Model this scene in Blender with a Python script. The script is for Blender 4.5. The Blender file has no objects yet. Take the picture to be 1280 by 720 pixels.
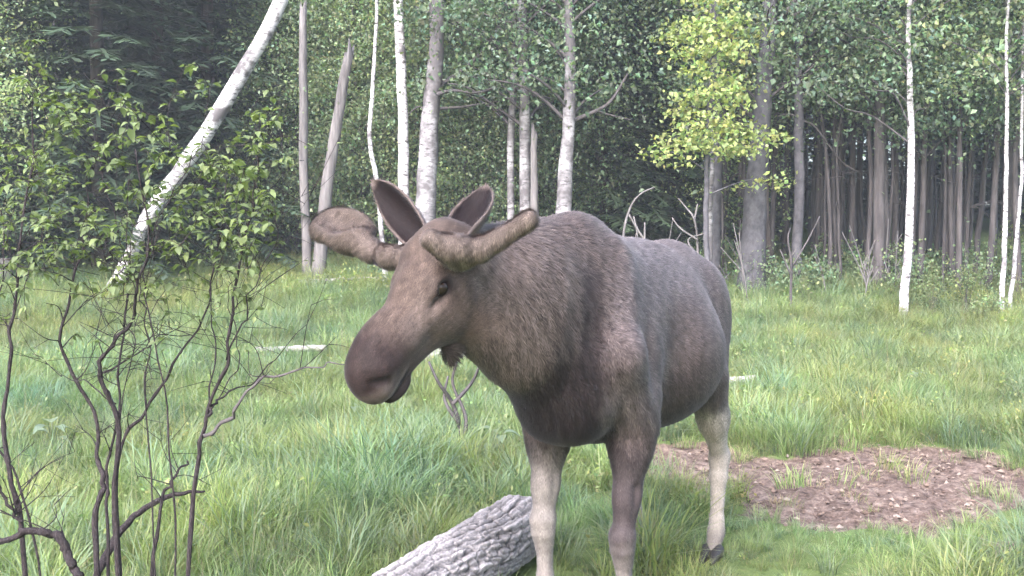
import bpy, math, random, time
import numpy as np
from mathutils import Vector, Matrix

T0 = time.time()
R = math.radians
SC = bpy.context.scene
COL = SC.collection
rng = np.random.default_rng(7)

# ------------------------------------------------------------------ camera
F_PX = 1312.0                      # focal length in pixels of the 1280 px wide photograph
CAM_H = 1.65
PITCH = math.atan(60.0 / F_PX)     # tilted slightly down
cam_d = bpy.data.cameras.new('camera')
cam = bpy.data.objects.new('camera', cam_d)
COL.objects.link(cam)
cam.location = (0, 0, CAM_H)
cam.rotation_euler = (R(90) - PITCH, 0, 0)
cam_d.sensor_width = 36.0
cam_d.lens = 36.0 * F_PX / 1280.0
cam_d.clip_start = 0.05
cam_d.clip_end = 1500
SC.camera = cam

# ------------------------------------------------------------------ world, sun, exposure
HAZE = 0.0021
SUN_EL, SUN_AZ = R(40), R(-155)
world = bpy.data.worlds.new('World')
SC.world = world
world.use_nodes = True
wn = world.node_tree
bg = wn.nodes['Background']
sky = wn.nodes.new('ShaderNodeTexSky')
sky.sky_type = 'NISHITA'
sky.sun_disc = False
sky.sun_elevation = SUN_EL
sky.sun_rotation = SUN_AZ
sky.air_density = 1.0
sky.dust_density = 4.0
sky.ozone_density = 1.0
wn.links.new(sky.outputs[0], bg.inputs[0])
bg.inputs[1].default_value = 0.15
sun_d = bpy.data.lights.new('sun', 'SUN')
sun = bpy.data.objects.new('sun', sun_d)
COL.objects.link(sun)
sun_d.energy = 1.5
sun_d.angle = R(35)
sun_d.color = (.91, .93, 1.12)          # cool light of a bright overcast morning
# sky sun_rotation is measured clockwise from +Y: direction to the sun
_sd = Vector((math.sin(SUN_AZ) * math.cos(SUN_EL), math.cos(SUN_AZ) * math.cos(SUN_EL), math.sin(SUN_EL)))
sun.rotation_euler = _sd.to_track_quat('Z', 'Y').to_euler()
sun.location = (0, 0, 30)
SC.view_settings.view_transform = 'Standard'
SC.view_settings.look = 'None'
SC.view_settings.exposure = 2.55
SC.view_settings.gamma = 1.0
SC.view_settings.use_curve_mapping = False
SC.render.engine = 'CYCLES'
cy = SC.cycles
cy.use_denoising = True
try:
    cy.denoiser = 'OPENIMAGEDENOISE'
except Exception:
    pass
cy.use_adaptive_sampling = True
cy.adaptive_threshold = 0.03
cy.max_bounces = 4
cy.diffuse_bounces = 2
cy.glossy_bounces = 2
cy.transmission_bounces = 4
cy.transparent_max_bounces = 6
cy.volume_bounces = 0
cy.sample_clamp_indirect = 4

# ------------------------------------------------------------------ helpers
def PX(px, py, D):
    """World point seen at pixel (px, py) of the 1280x720 frame, at distance D along +Y."""
    dx, dy, dz = (px - 640.0), F_PX, (360.0 - py)
    c, s = math.cos(PITCH), math.sin(PITCH)
    y = dy * c + dz * s
    z = -dy * s + dz * c
    k = D / y
    return np.array((dx * k, D, CAM_H + z * k))

def _bump(x, y):
    return (0.5 * np.sin(0.9 * x + 0.7 * y + 1.3) * np.sin(0.6 * x - 1.1 * y + 0.4)
            + 0.3 * np.sin(2.3 * x - 0.6 * y) * np.sin(1.7 * y + 0.8 * x)
            + 0.2 * np.sin(4.7 * x + 3.1 * y + 2.0) * np.sin(3.9 * y - 2.2 * x))

def ZG(x, y):
    """Ground height: level in front, rising gently towards the wood."""
    x = np.asarray(x, float); y = np.asarray(y, float)
    t = np.clip(y - 7.0, 0, None)
    q = np.minimum(t, 13.0)
    z = 0.0062 * q * q + 0.10 * np.clip(t - 13.0, 0, 25)
    z = z - 0.022 * np.clip(t, 0, 12) / 12.0 * np.clip(x, -20, 20)
    amp = 0.02 + 0.05 * np.clip(t / 6.0, 0, 1)
    return z + amp * _bump(x, y)

def new_obj(name, data, parent=None, label=None, cat=None, group=None, kind=None):
    o = bpy.data.objects.new(name, data)
    COL.objects.link(o)
    if parent is not None:
        o.parent = parent
    if label: o['label'] = label
    if cat: o['category'] = cat
    if group: o['group'] = group
    if kind: o['kind'] = kind
    return o

def thing(name, label, cat, loc=(0, 0, 0), rotz=0.0, group=None):
    o = new_obj(name, None, None, label, cat, group)
    o.location = loc
    o.rotation_euler = (0, 0, rotz)
    o.empty_display_size = 0.2
    return o

def mesh_np(name, V, faces, mat=None, smooth=True, col=None, fcol=None):
    """Mesh from numpy arrays; faces is one (n,3) / (n,4) array or a list of such arrays."""
    V = np.asarray(V, np.float32)
    if isinstance(faces, np.ndarray):
        faces = [faces]
    faces = [np.asarray(f, np.int32) for f in faces if len(f)]
    me = bpy.data.meshes.new(name)
    me.vertices.add(len(V))
    me.vertices.foreach_set('co', V.ravel())
    loops = np.concatenate([f.ravel() for f in faces])
    tot = np.concatenate([np.full(len(f), f.shape[1], np.int32) for f in faces])
    start = np.concatenate([[0], np.cumsum(tot)[:-1]]).astype(np.int32)
    me.loops.add(len(loops))
    me.loops.foreach_set('vertex_index', loops)
    me.polygons.add(len(tot))
    me.polygons.foreach_set('loop_start', start)
    try:
        me.polygons.foreach_set('loop_total', tot)
    except Exception:
        pass
    me.update(calc_edges=True)
    me.polygons.foreach_set('use_smooth', np.full(len(tot), bool(smooth)))
    if col is not None:
        a = me.color_attributes.new('col', 'FLOAT_COLOR', 'POINT')
        c = np.ones((len(V), 4), np.float32); c[:, :3] = col
        a.data.foreach_set('color', c.ravel())
    if mat is not None:
        me.materials.append(mat)
    return me

def tube(P, rad, n=8, cap=True, seed=0, lump=0.0):
    """Swept tube along the polyline P with radii rad -> verts, quads (caps as fans of tris)."""
    P = np.asarray(P, float); rad = np.broadcast_to(np.asarray(rad, float), (len(P),)).copy()
    T = np.gradient(P, axis=0)
    T /= np.linalg.norm(T, axis=1, keepdims=True) + 1e-12
    ref = np.array((1.0, 0.03, 0.02)) if abs(T[0][0]) < 0.8 else np.array((0.02, 1.0, 0.03))
    N = np.empty_like(P)
    v = ref - T[0] * ref.dot(T[0])
    for i in range(len(P)):
        v = v - T[i] * v.dot(T[i]); v /= np.linalg.norm(v) + 1e-12
        N[i] = v
    B = np.cross(T, N)
    ang = np.linspace(0, 2 * np.pi, n, endpoint=False)
    r = rad[:, None] * np.ones(n)[None]
    if lump > 0:
        g = np.random.default_rng(seed)
        r = r * (1 + lump * g.uniform(-1, 1, (len(P), n)))
    V = P[:, None, :] + r[..., None] * (np.cos(ang)[None, :, None] * N[:, None, :] + np.sin(ang)[None, :, None] * B[:, None, :])
    V = V.reshape(-1, 3)
    i = np.arange(len(P) - 1)[:, None] * n; j = np.arange(n)[None]; jn = (j + 1) % n
    Q = np.stack([i + j, i + jn, i + n + jn, i + n + j], -1).reshape(-1, 4)
    F = [Q]
    if cap:
        c0 = len(V); V = np.vstack([V, P[:1], P[-1:]])
        a = np.arange(n)
        e = (len(P) - 1) * n
        F.append(np.vstack([np.stack([np.full(n, c0), (a + 1) % n, a], -1),
                            np.stack([np.full(n, c0 + 1), e + a, e + (a + 1) % n], -1)]))
    return V, F

def join(parts):
    """[(V, [F...]), ...] -> V, [quads, tris]"""
    Vs, Q, T, off = [], [], [], 0
    for V, F in parts:
        Vs.append(V)
        for f in (F if isinstance(F, list) else [F]):
            if len(f) == 0: continue
            (Q if f.shape[1] == 4 else T).append(f + off)
        off += len(V)
    out = []
    if Q: out.append(np.vstack(Q))
    if T: out.append(np.vstack(T))
    return np.vstack(Vs), out

def smooth_path(P, m=6):
    """Catmull-Rom resample of control points."""
    P = np.asarray(P, float)
    A = np.vstack([2 * P[0] - P[1], P, 2 * P[-1] - P[-2]])
    out = []
    t = np.linspace(0, 1, m, endpoint=False)[:, None]
    for i in range(1, len(A) - 2):
        p0, p1, p2, p3 = A[i - 1], A[i], A[i + 1], A[i + 2]
        out.append(0.5 * ((2 * p1) + (-p0 + p2) * t + (2 * p0 - 5 * p1 + 4 * p2 - p3) * t ** 2 + (-p0 + 3 * p1 - 3 * p2 + p3) * t ** 3))
    out.append(P[-1:])
    return np.vstack(out)

# ---- materials
def mat_new(name, rough=0.8, spec=0.2):
    m = bpy.data.materials.new(name); m.use_nodes = True
    nt = m.node_tree
    b = nt.nodes['Principled BSDF']
    b.inputs['Roughness'].default_value = rough
    b.inputs['Specular IOR Level'].default_value = spec
    return m, nt, b

def N(nt, kind, **kw):
    n = nt.nodes.new(kind)
    for k, v in kw.items():
        if k in n.inputs.keys() if hasattr(n.inputs, 'keys') else False:
            n.inputs[k].default_value = v
        else:
            setattr(n, k, v)
    return n

def ramp(nt, fac, stops):
    n = nt.nodes.new('ShaderNodeValToRGB')
    el = n.color_ramp.elements
    while len(el) > 1: el.remove(el[-1])
    for i, (p, c) in enumerate(stops):
        e = el[0] if i == 0 else el.new(p)
        e.position = p
        e.color = (c[0], c[1], c[2], 1) if len(c) == 3 else c
    nt.links.new(fac, n.inputs[0])
    return n.outputs[0]

def noise(nt, vec, scale, detail=4, rough=0.55, dist=0.0):
    n = nt.nodes.new('ShaderNodeTexNoise')
    n.inputs['Scale'].default_value = scale
    n.inputs['Detail'].default_value = detail
    n.inputs['Roughness'].default_value = rough
    n.inputs['Distortion'].default_value = dist
    if vec is not None: nt.links.new(vec, n.inputs['Vector'])
    return n.outputs['Fac']

def mixc(nt, fac, a, b, mode='MIX'):
    n = nt.nodes.new('ShaderNodeMix'); n.data_type = 'RGBA'; n.blend_type = mode
    for s, v in ((0, fac), (6, a), (7, b)):
        if isinstance(v, (int, float)): n.inputs[s].default_value = v
        elif isinstance(v, tuple): n.inputs[s].default_value = (v[0], v[1], v[2], 1)
        else: nt.links.new(v, n.inputs[s])
    return n.outputs[2]

def bump(nt, bsdf, h, strength=0.4, dist=0.01):
    n = nt.nodes.new('ShaderNodeBump')
    n.inputs['Strength'].default_value = strength
    n.inputs['Distance'].default_value = dist
    nt.links.new(h, n.inputs['Height'])
    nt.links.new(n.outputs[0], bsdf.inputs['Normal'])

def coord(nt, which='Object', scale=None):
    t = nt.nodes.new('ShaderNodeTexCoord')
    if scale is None: return t.outputs[which]
    m = nt.nodes.new('ShaderNodeMapping'); m.inputs['Scale'].default_value = scale
    nt.links.new(t.outputs[which], m.inputs[0])
    return m.outputs[0]

def attr(nt, name, typ='GEOMETRY'):
    a = nt.nodes.new('ShaderNodeAttribute'); a.attribute_name = name; a.attribute_type = typ
    return a

def link(nt, a, b): nt.links.new(a, b)
# ================================================================== GROUND
def DIRT(x, y):
    """1 on the bare trampled soil, 0 in the grass."""
    x = np.asarray(x, float); y = np.asarray(y, float)
    w = .16 * np.sin(3.1 * x + 1.7 * y) + .13 * np.sin(5.3 * y - 2.2 * x + 1.0) + .09 * np.sin(9.7 * x + 4.0) * np.sin(8.3 * y)
    e = np.hypot((x - 2.45) / 1.75, (y - 7.2 + .10 * (x - 2.4)) / 1.30) + w * 1.3 + .10 * np.sin(14 * x + 3 * np.sin(6 * y)) * np.sin(12 * y) + .07 * np.sin(29 * x) * np.sin(31 * y + 4 * x)
    e2 = np.hypot((x + .15) / .9, (y - 4.35) / .45) + w * 1.5          # worn strip by the log
    return np.clip((1.12 - e) / .28, 0, 1)

def axis(parts):
    return np.unique(np.concatenate([np.arange(a, b, s) for a, b, s in parts]).round(4))
gx = axis([(-120, -30, 6), (-30, -8, .5), (-8, 8, .07), (8, 30, .5), (30, 121, 6)])
gy = axis([(-60, -4, 4), (-4, 2, .4), (2, 12, .06), (12, 30, .25), (30, 60, 1), (60, 161, 8)])
GX, GY = np.meshgrid(gx, gy, indexing='ij')
GZ = ZG(GX, GY)
_d = DIRT(GX, GY)
GZ = GZ - .035 * _d + _d * (.02 * np.sin(17 * GX + 3 * np.sin(5 * GY)) * np.sin(15 * GY + 2 * GX) +   .02 * np.sin(31 * GX + 5 * GY) * np.sin(27 * GY - 9 * GX))
nyy = len(gy)
V = np.stack([GX, GY, GZ], -1).reshape(-1, 3)
i = np.arange(len(gx) - 1)[:, None] * nyy; j = np.arange(nyy - 1)[None]
Q = np.stack([i + j, i + nyy + j, i + nyy + j + 1, i + j + 1], -1).reshape(-1, 4)
m_gr, nt, b_ = mat_new('meadow_soil', .95, .1)
v = coord(nt, 'Object')
n1 = noise(nt, v, 1.3, 5); n2 = noise(nt, v, 14, 6, .65); n3 = noise(nt, v, 60, 4, .7)
turf = mixc(nt, n1, ramp(nt, n2, [(.35, (.055, .075, .028)), (.6, (.10, .125, .045)), (.75, (.15, .125, .07))]), ramp(nt, n3, [(.3, (.06, .095, .03)), (.7, (.12, .17, .055))]))
soil = ramp(nt, n2, [(.30, (.042, .029, .024)), (.45, (.096, .068, .056)), (.56, (.148, .110, .091)), (.72, (.24, .19, .16))])
soil = mixc(nt, .75, soil, ramp(nt, n3, [(.3, (.45, .43, .42)), (.52, (1.0, 1.0, 1.0)), (.7, (1.35, 1.33, 1.3))]), 'MULTIPLY')
da = attr(nt, 'col')
fac = nt.nodes.new('ShaderNodeMath'); fac.operation = 'ADD'
link(nt, da.outputs['Fac'], fac.inputs[0])
sub = nt.nodes.new('ShaderNodeMath'); sub.operation = 'MULTIPLY_ADD'; sub.inputs[1].default_value = .9; sub.inputs[2].default_value = -.45
link(nt, n2, sub.inputs[0]); link(nt, sub.outputs[0], fac.inputs[1])
fr = ramp(nt, fac.outputs[0], [(.3, (0, 0, 0)), (.55, (1, 1, 1))])
link(nt, mixc(nt, fr, turf, soil), b_.inputs['Base Color'])
bump(nt, b_, n2, .8, .03)
ground = new_obj('ground', mesh_np('ground', V, Q, m_gr, True, col=np.repeat(_d.reshape(-1, 1), 3, 1)), kind='structure',
                 label='grassy meadow floor with a patch of bare trampled soil')
# ================================================================== MOOSE
PSI = R(27)
M_O = np.array((0.325, 4.42, 0.0))
M_A = np.array((-math.sin(PSI), -math.cos(PSI), 0.0))
M_B = np.array((math.cos(PSI), -math.sin(PSI), 0.0))
def to_local(w):
    d = np.asarray(w) - M_O
    return np.array((d @ M_A, d @ M_B, d[2]))

HD, HP = R(-19), R(46)                       # head turn relative to the body, head pitch
H_h = np.array((math.cos(HD), math.sin(HD), 0.0))
H_L = np.array((-math.sin(HD), math.cos(HD), 0.0))
H_F = H_h * math.cos(HP) - np.array((0, 0, 1.0)) * math.sin(HP)
H_U = H_h * math.sin(HP) + np.array((0, 0, 1.0)) * math.cos(HP)
H_E = np.array((0.975, -0.254, 1.522))       # between the eyes
H_M = np.stack([H_F, H_L, H_U])              # rows: local -> head
def hd(f, l, u): return H_E + f * H_F + l * H_L + u * H_U

class Field:
    def __init__(s, ax, ay, az):
        s.ax, s.ay, s.az = [np.asarray(a, np.float32) for a in (ax, ay, az)]
        s.V = np.full((len(ax), len(ay), len(az)), 0.5, np.float32)
    def sub(s, lo, hi):
        i = [(np.searchsorted(a, l), np.searchsorted(a, h)) for a, l, h in zip((s.ax, s.ay, s.az), lo, hi)]
        sl = tuple(slice(max(p - 1, 0), q + 1) for p, q in i)
        X = s.ax[sl[0]][:, None, None]; Y = s.ay[sl[1]][None, :, None]; Z = s.az[sl[2]][None, None, :]
        return sl, X, Y, Z
    def blend(s, sl, d, k):
        v = s.V[sl]
        h = np.maximum(k - np.abs(v - d), 0) / k
        s.V[sl] = np.minimum(v, d) - h * h * k * 0.25
    def carve(s, sl, d, k):
        v = s.V[sl]
        h = np.maximum(k - np.abs(v + d), 0) / k
        s.V[sl] = np.maximum(v, -d) + h * h * k * 0.25
    def ell_d(s, c, r, M=None, m=0.1):
        c = np.asarray(c, float); r = np.asarray(r, float)
        if M is None: ext = r
        else: ext = np.sqrt(((M.T * r) ** 2).sum(1))
        sl, X, Y, Z = s.sub(c - ext - m, c + ext + m)
        x, y, z = X - c[0], Y - c[1], Z - c[2]
        if M is not None:
            x, y, z = [M[i, 0] * x + M[i, 1] * y + M[i, 2] * z for i in range(3)]
        k0 = np.sqrt((x / r[0]) ** 2 + (y / r[1]) ** 2 + (z / r[2]) ** 2)
        k1 = np.sqrt((x / r[0] ** 2) ** 2 + (y / r[1] ** 2) ** 2 + (z / r[2] ** 2) ** 2) + 1e-6
        return sl, (k0 * (k0 - 1) / k1).astype(np.float32)
    def ell(s, c, r, k=0.08, M=None, cut=False):
        sl, d = s.ell_d(c, r, M, 0.03 + k)
        (s.carve if cut else s.blend)(sl, d, k)
    def cone(s, p, q, r1, r2, k=0.06, flat=None, cut=False):
        """capsule with linearly varying radius; flat=(unit dir, factor) widens/narrows along dir"""
        p = np.asarray(p, float); q = np.asarray(q, float); rm = max(r1, r2) * (1.3 if flat else 1) + 0.03 + k
        sl, X, Y, Z = s.sub(np.minimum(p, q) - rm, np.maximum(p, q) + rm)
        ab = q - p; L2 = ab @ ab
        x, y, z = X - p[0], Y - p[1], Z - p[2]
        t = np.clip((x * ab[0] + y * ab[1] + z * ab[2]) / L2, 0, 1)
        x, y, z = x - t * ab[0], y - t * ab[1], z - t * ab[2]
        dd = x * x + y * y + z * z
        if flat:
            n, fac = flat
            c = x * n[0] + y * n[1] + z * n[2]
            dd = dd + c * c * (1 / fac ** 2 - 1)
        d = np.sqrt(dd) - (r1 + (r2 - r1) * t)
        (s.carve if cut else s.blend)(sl, d.astype(np.float32), k)
    def chain(s, pts, k=0.04, flat=None):
        for (p, r1), (q, r2) in zip(pts[:-1], pts[1:]):
            s.cone(p, q, r1, r2, k, flat)
    def mesh(s):
        V = s.V; S = V < 0
        nx, ny, nz = V.shape
        cs = np.zeros((nx - 1, ny - 1, nz - 1), np.uint8)
        for i in (0, 1):
            for j in (0, 1):
                for k in (0, 1):
                    cs += S[i:nx - 1 + i, j:ny - 1 + j, k:nz - 1 + k]
        act = (cs > 0) & (cs < 8)
        I = np.argwhere(act)
        idx = np.full(act.shape, -1, np.int32); idx[act] = np.arange(len(I))
        A = [s.ax, s.ay, s.az]
        acc = np.zeros((len(I), 3)); cnt = np.zeros(len(I))
        for d in range(3):
            o = [e for e in range(3) if e != d]
            for a in (0, 1):
                for b in (0, 1):
                    p = I.copy(); p[:, o[0]] += a; p[:, o[1]] += b
                    q = p.copy(); q[:, d] += 1
                    v0 = V[p[:, 0], p[:, 1], p[:, 2]]; v1 = V[q[:, 0], q[:, 1], q[:, 2]]
                    m = (v0 < 0) != (v1 < 0)
                    t = np.where(m, v0 / np.where(m, v0 - v1, 1), 0)
                    pos = np.stack([A[e][p[:, e]] for e in range(3)], 1).astype(float)
                    pos[:, d] += t * (A[d][q[:, d]] - A[d][p[:, d]])
                    acc[m] += pos[m]; cnt[m] += 1
        P = acc / cnt[:, None]
        quads = []
        for d in range(3):
            o1, o2 = [(1, 2), (2, 0), (0, 1)][d]
            sl0 = [slice(None)] * 3; sl1 = [slice(None)] * 3
            sl0[d] = slice(0, -1); sl1[d] = slice(1, None)
            ch = S[tuple(sl0)] != S[tuple(sl1)]
            E = np.argwhere(ch)
            E = E[(E[:, o1] > 0) & (E[:, o2] > 0) & (E[:, o1] < V.shape[o1] - 1) & (E[:, o2] < V.shape[o2] - 1)]
            c = []
            for (a, b) in ((1, 1), (0, 1), (0, 0), (1, 0)):
                p = E.copy(); p[:, o1] -= a; p[:, o2] -= b
                c.append(idx[p[:, 0], p[:, 1], p[:, 2]])
            q = np.stack(c, 1)
            inside = S[E[:, 0], E[:, 1], E[:, 2]]
            q[~inside] = q[~inside][:, ::-1]
            quads.append(q)
        Q = np.vstack(quads); Q = Q[(Q >= 0).all(1)]
        return P, Q

def relax(V, Q, it=2, lam=0.5):
    e = np.vstack([Q[:, [0, 1]], Q[:, [1, 2]], Q[:, [2, 3]], Q[:, [3, 0]]])
    n = len(V)
    cnt = np.bincount(e.ravel(), minlength=n).astype(float)
    for i in range(it):
        for f in (lam, -lam * 1.02):
            S = np.zeros_like(V)
            for c in range(3):
                S[:, c] = np.bincount(e[:, 0], V[e[:, 1], c], n) + np.bincount(e[:, 1], V[e[:, 0], c], n)
            V = V + f * (S / np.maximum(cnt, 1)[:, None] - V)
    return V

def seg(*parts):
    return np.concatenate([np.arange(a, b, s) for a, b, s in parts])

def loc_px(px, py, D): return to_local(PX(px, py, D))
BELL = loc_px(563, 437, 3.78)

def moose_field():
    f = Field(seg((-1.62, .52, .013), (.52, 1.55, .0065)), seg((-.56, .42, .0075)), seg((-.012, .95, .011), (.95, 1.86, .0075)))
    Y = np.array((0, 1.0, 0))
    # ---- trunk
    f.ell((-.12, 0, 1.20), (.52, .285, .42), .01)
    f.ell((-.60, 0.02, 1.12), (.50, .375, .355), .08)
    f.ell((-.62, 0, 1.33), (.66, .25, .30), .12)
    f.ell((-1.10, -.03, 1.32), (.37, .225, .325), .12)
    f.ell((-1.28, 0, 1.22), (.20, .17, .26), .10)
    f.ell((.09, -.01, 1.445), (.30, .11, .30), .14)           # withers hump
    f.ell((-.40, 0, 1.43), (.45, .12, .20), .12)
    for s in (-1, 1):
        f.cone((.05, s * .11, 1.56), (.21, s * .205, 1.19), .065, .10, .07)      # shoulder blade
        f.cone((.21, s * .205, 1.19), (.0, s * .205, .88), .102, .098, .07)      # upper arm
        f.ell((-.03, s * .215, 1.12), (.10, .075, .20), .05)
    f.ell((.22, -.005, 1.08), (.19, .18, .24), .08)            # brisket
    for s in (-1, 1):
        f.ell((.24, s * .085 - .005, 1.03), (.13, .085, .17), .04)
    # ---- neck (bends to the animal's right)
    n0, n1, n2 = np.array((.10, .0, 1.34)), np.array((.46, -.075, 1.395)), np.array((.80, -.20, 1.47))
    f.cone(n0, n1, .36, .275, .12, (Y, .60))
    f.cone(n1, n2, .275, .19, .10, (Y, .70))
    f.cone((.2, -.02, 1.56), (.78, -.2, 1.585), .15, .085, .12, (Y, .75))
    f.cone((.44, -.06, 1.23), (.24, -.01, 1.04), .15, .17, .12)          # throat into brisket
    # ---- legs
    for s in (-1, 1):
        y = s * .19
        if s < 0:   fl = [((-.02, y, .98), .118), ((.0, y - .0, .78), .092), ((.03, y, .60), .060), ((.045, y, .44), .048)]
        else:       fl = [((-.02, y, .98), .118), ((.0, y, .78), .088), ((.02, y - .01, .58), .056), ((.035, y - .02, .41), .048)]
        f.chain(fl, .05, (Y, .92))
        kx, ky, kz = fl[-1][0]
        f.ell((kx + .014, ky, kz + .012), (.052, .052, .05), .025)
        f.ell((kx + .01, ky, kz - .045), (.046, .05, .035), .02)
        f.ell((kx - .045, ky, kz + .02), (.03, .022, .05), .02)
        f.cone((kx - .035, ky, kz - .05), (kx - .045, ky, .17), .018, .02, .02)
        f.chain([((kx, ky, kz), .046), ((kx - .005, ky, kz - .09), .035), ((kx - .015, ky, .19), .031), ((kx - .01, ky, .13), .046), ((kx + .05, ky, .055), .042)], .03)
        for q in (-1, 1): f.cone((kx + .02, ky + q * .068, kz + .22), (kx + .02, ky + q * .066, kz + .06), .018, .012, .02, cut=True)
        # hind
        y = s * .225 - .015
        f.cone((-1.15, s * .15, 1.30), (-1.0, s * .205, .93), .215, .125, .10, (Y, .56))
        f.cone((-1.22, s * .15, 1.2), (-1.2, s * .19, .92), .15, .10, .08, (Y, .7))
        f.chain([((-1.02, y, .95), .125), ((-1.14, y, .74), .082), ((-1.26, y, .53), .05)], .07, (Y, .85))
        f.chain([((-1.31, y, .57), .028), ((-1.265, y, .50), .047)], .03)
        f.chain([((-1.265, y, .52), .050), ((-1.25, y, .42), .042), ((-1.225, y, .19), .033), ((-1.215, y, .13), .040), ((-1.16, y, .055), .038)], .03)
    # flank fold and tail
    f.cone((-.92, .2, .98), (-1.02, .17, .86), .07, .05, .08)
    f.cone((-.92, -.2, .98), (-1.02, -.17, .86), .07, .05, .08)
    f.cone((-1.46, 0, 1.42), (-1.52, 0, 1.30), .035, .02, .03)
    # ---- head
    M = H_M
    f.ell(hd(-.10, 0, -.07), (.16, .108, .10), .08, M)                    # cranium
    f.cone(hd(-.16, 0, -.12), hd(.02, 0, -.115), .122, .115, .08, (H_L, .9))
    f.cone(hd(0, 0, -.074), hd(.26, 0, -.080), .092, .080, .06)           # nasal bar
    f.ell(hd(.03, 0, -.098), (.12, .097, .088), .05, M)
    f.ell(hd(.270, 0, -.066), (.125, .080, .086), .07, M)                 # bulging nose
    f.ell(hd(.355, 0, -.092), (.095, .083, .092), .05, M)
    f.ell(hd(.385, 0, -.130), (.060, .078, .062), .03, M)                 # overhanging upper lip
    f.cone(hd(-.03, 0, -.185), hd(.30, 0, -.165), .078, .040, .06, (H_L, .95))  # jaw
    f.ell(hd(.328, 0, -.207), (.068, .050, .030), .012, M)                 # lower lip
    for s in (-1, 1):
        f.ell(hd(-.02, s * .058, -.150), (.11, .046, .08), .05, M)        # cheek
        f.ell(hd(-.015, s * .086, -.010), (.050, .028, .024), .03, M)      # brow
        f.cone(hd(.05, s * .072, -.080), hd(.20, s * .055, -.105), .026, .018, .05)  # cheek bone
        f.ell(hd(.005, s * .112, -.046), (.044, .028, .036), .02, M)      # lids
        f.ell(hd(-.10, s * .075, .0), (.05, .05, .05), .05, M)             # pedicle
        f.ell(hd(.335, s * .068, -.080), (.05, .028, .036), .03, M)       # nostril wing
    f.ell(hd(-.16, 0, .02), (.09, .075, .05), .05, M)                     # crown between the antlers
    for s in (-1, 1):
        f.ell(hd(.005, s * .143, -.046), (.027, .027, .0225), .006, M, cut=True)
        f.ell(hd(.055, s * .116, -.066), (.035, .016, .010), .03, M, cut=True)      # tear furrow
        f.cone(hd(.372, s * .090, -.100), hd(.412, s * .070, -.070), .0075, .0075, .016, cut=True)     # nostril slit
        f.cone(hd(.41, s * .088, -.186), hd(.265, s * .076, -.166), .017, .008, .010, cut=True)   # mouth
        f.cone(hd(.41, s * .088, -.186), hd(.40, 0, -.196), .017, .012, .010, cut=True)
    # throat and bell
    f.cone(hd(-.08, 0, -.20), (.52, -.10, 1.27), .07, .13, .09, (H_L, .8))
    f.chain([(BELL + np.array((-.01, 0, .06)), .04), (BELL, .024), (BELL + np.array((.0, 0, -.045)), .010)], .03)
    return f

MF = moose_field()
mV, mQ = MF.mesh()
mV = relax(mV, mQ, 3)
del MF

def vnormals(V, Q):
    n = np.zeros_like(V)
    fn = np.cross(V[Q[:, 2]] - V[Q[:, 0]], V[Q[:, 3]] - V[Q[:, 1]])
    for k in range(4):
        for c in range(3):
            n[:, c] += np.bincount(Q[:, k], fn[:, c], len(V))
    return n / (np.linalg.norm(n, axis=1, keepdims=True) + 1e-12), np.linalg.norm(fn, axis=1) * 0.5

def sstep(a, b, x):
    t = np.clip((x - a) / (b - a), 0, 1)
    return t * t * (3 - 2 * t)

def vnoise(P, sc, seed):
    g = np.random.default_rng(seed)
    out = 0
    for i in range(5):
        k = g.normal(size=3) * sc * (1 + .5 * i); ph = g.uniform(0, 6.28)
        out = out + np.sin(P @ k + ph)
    return out / 5

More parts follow.
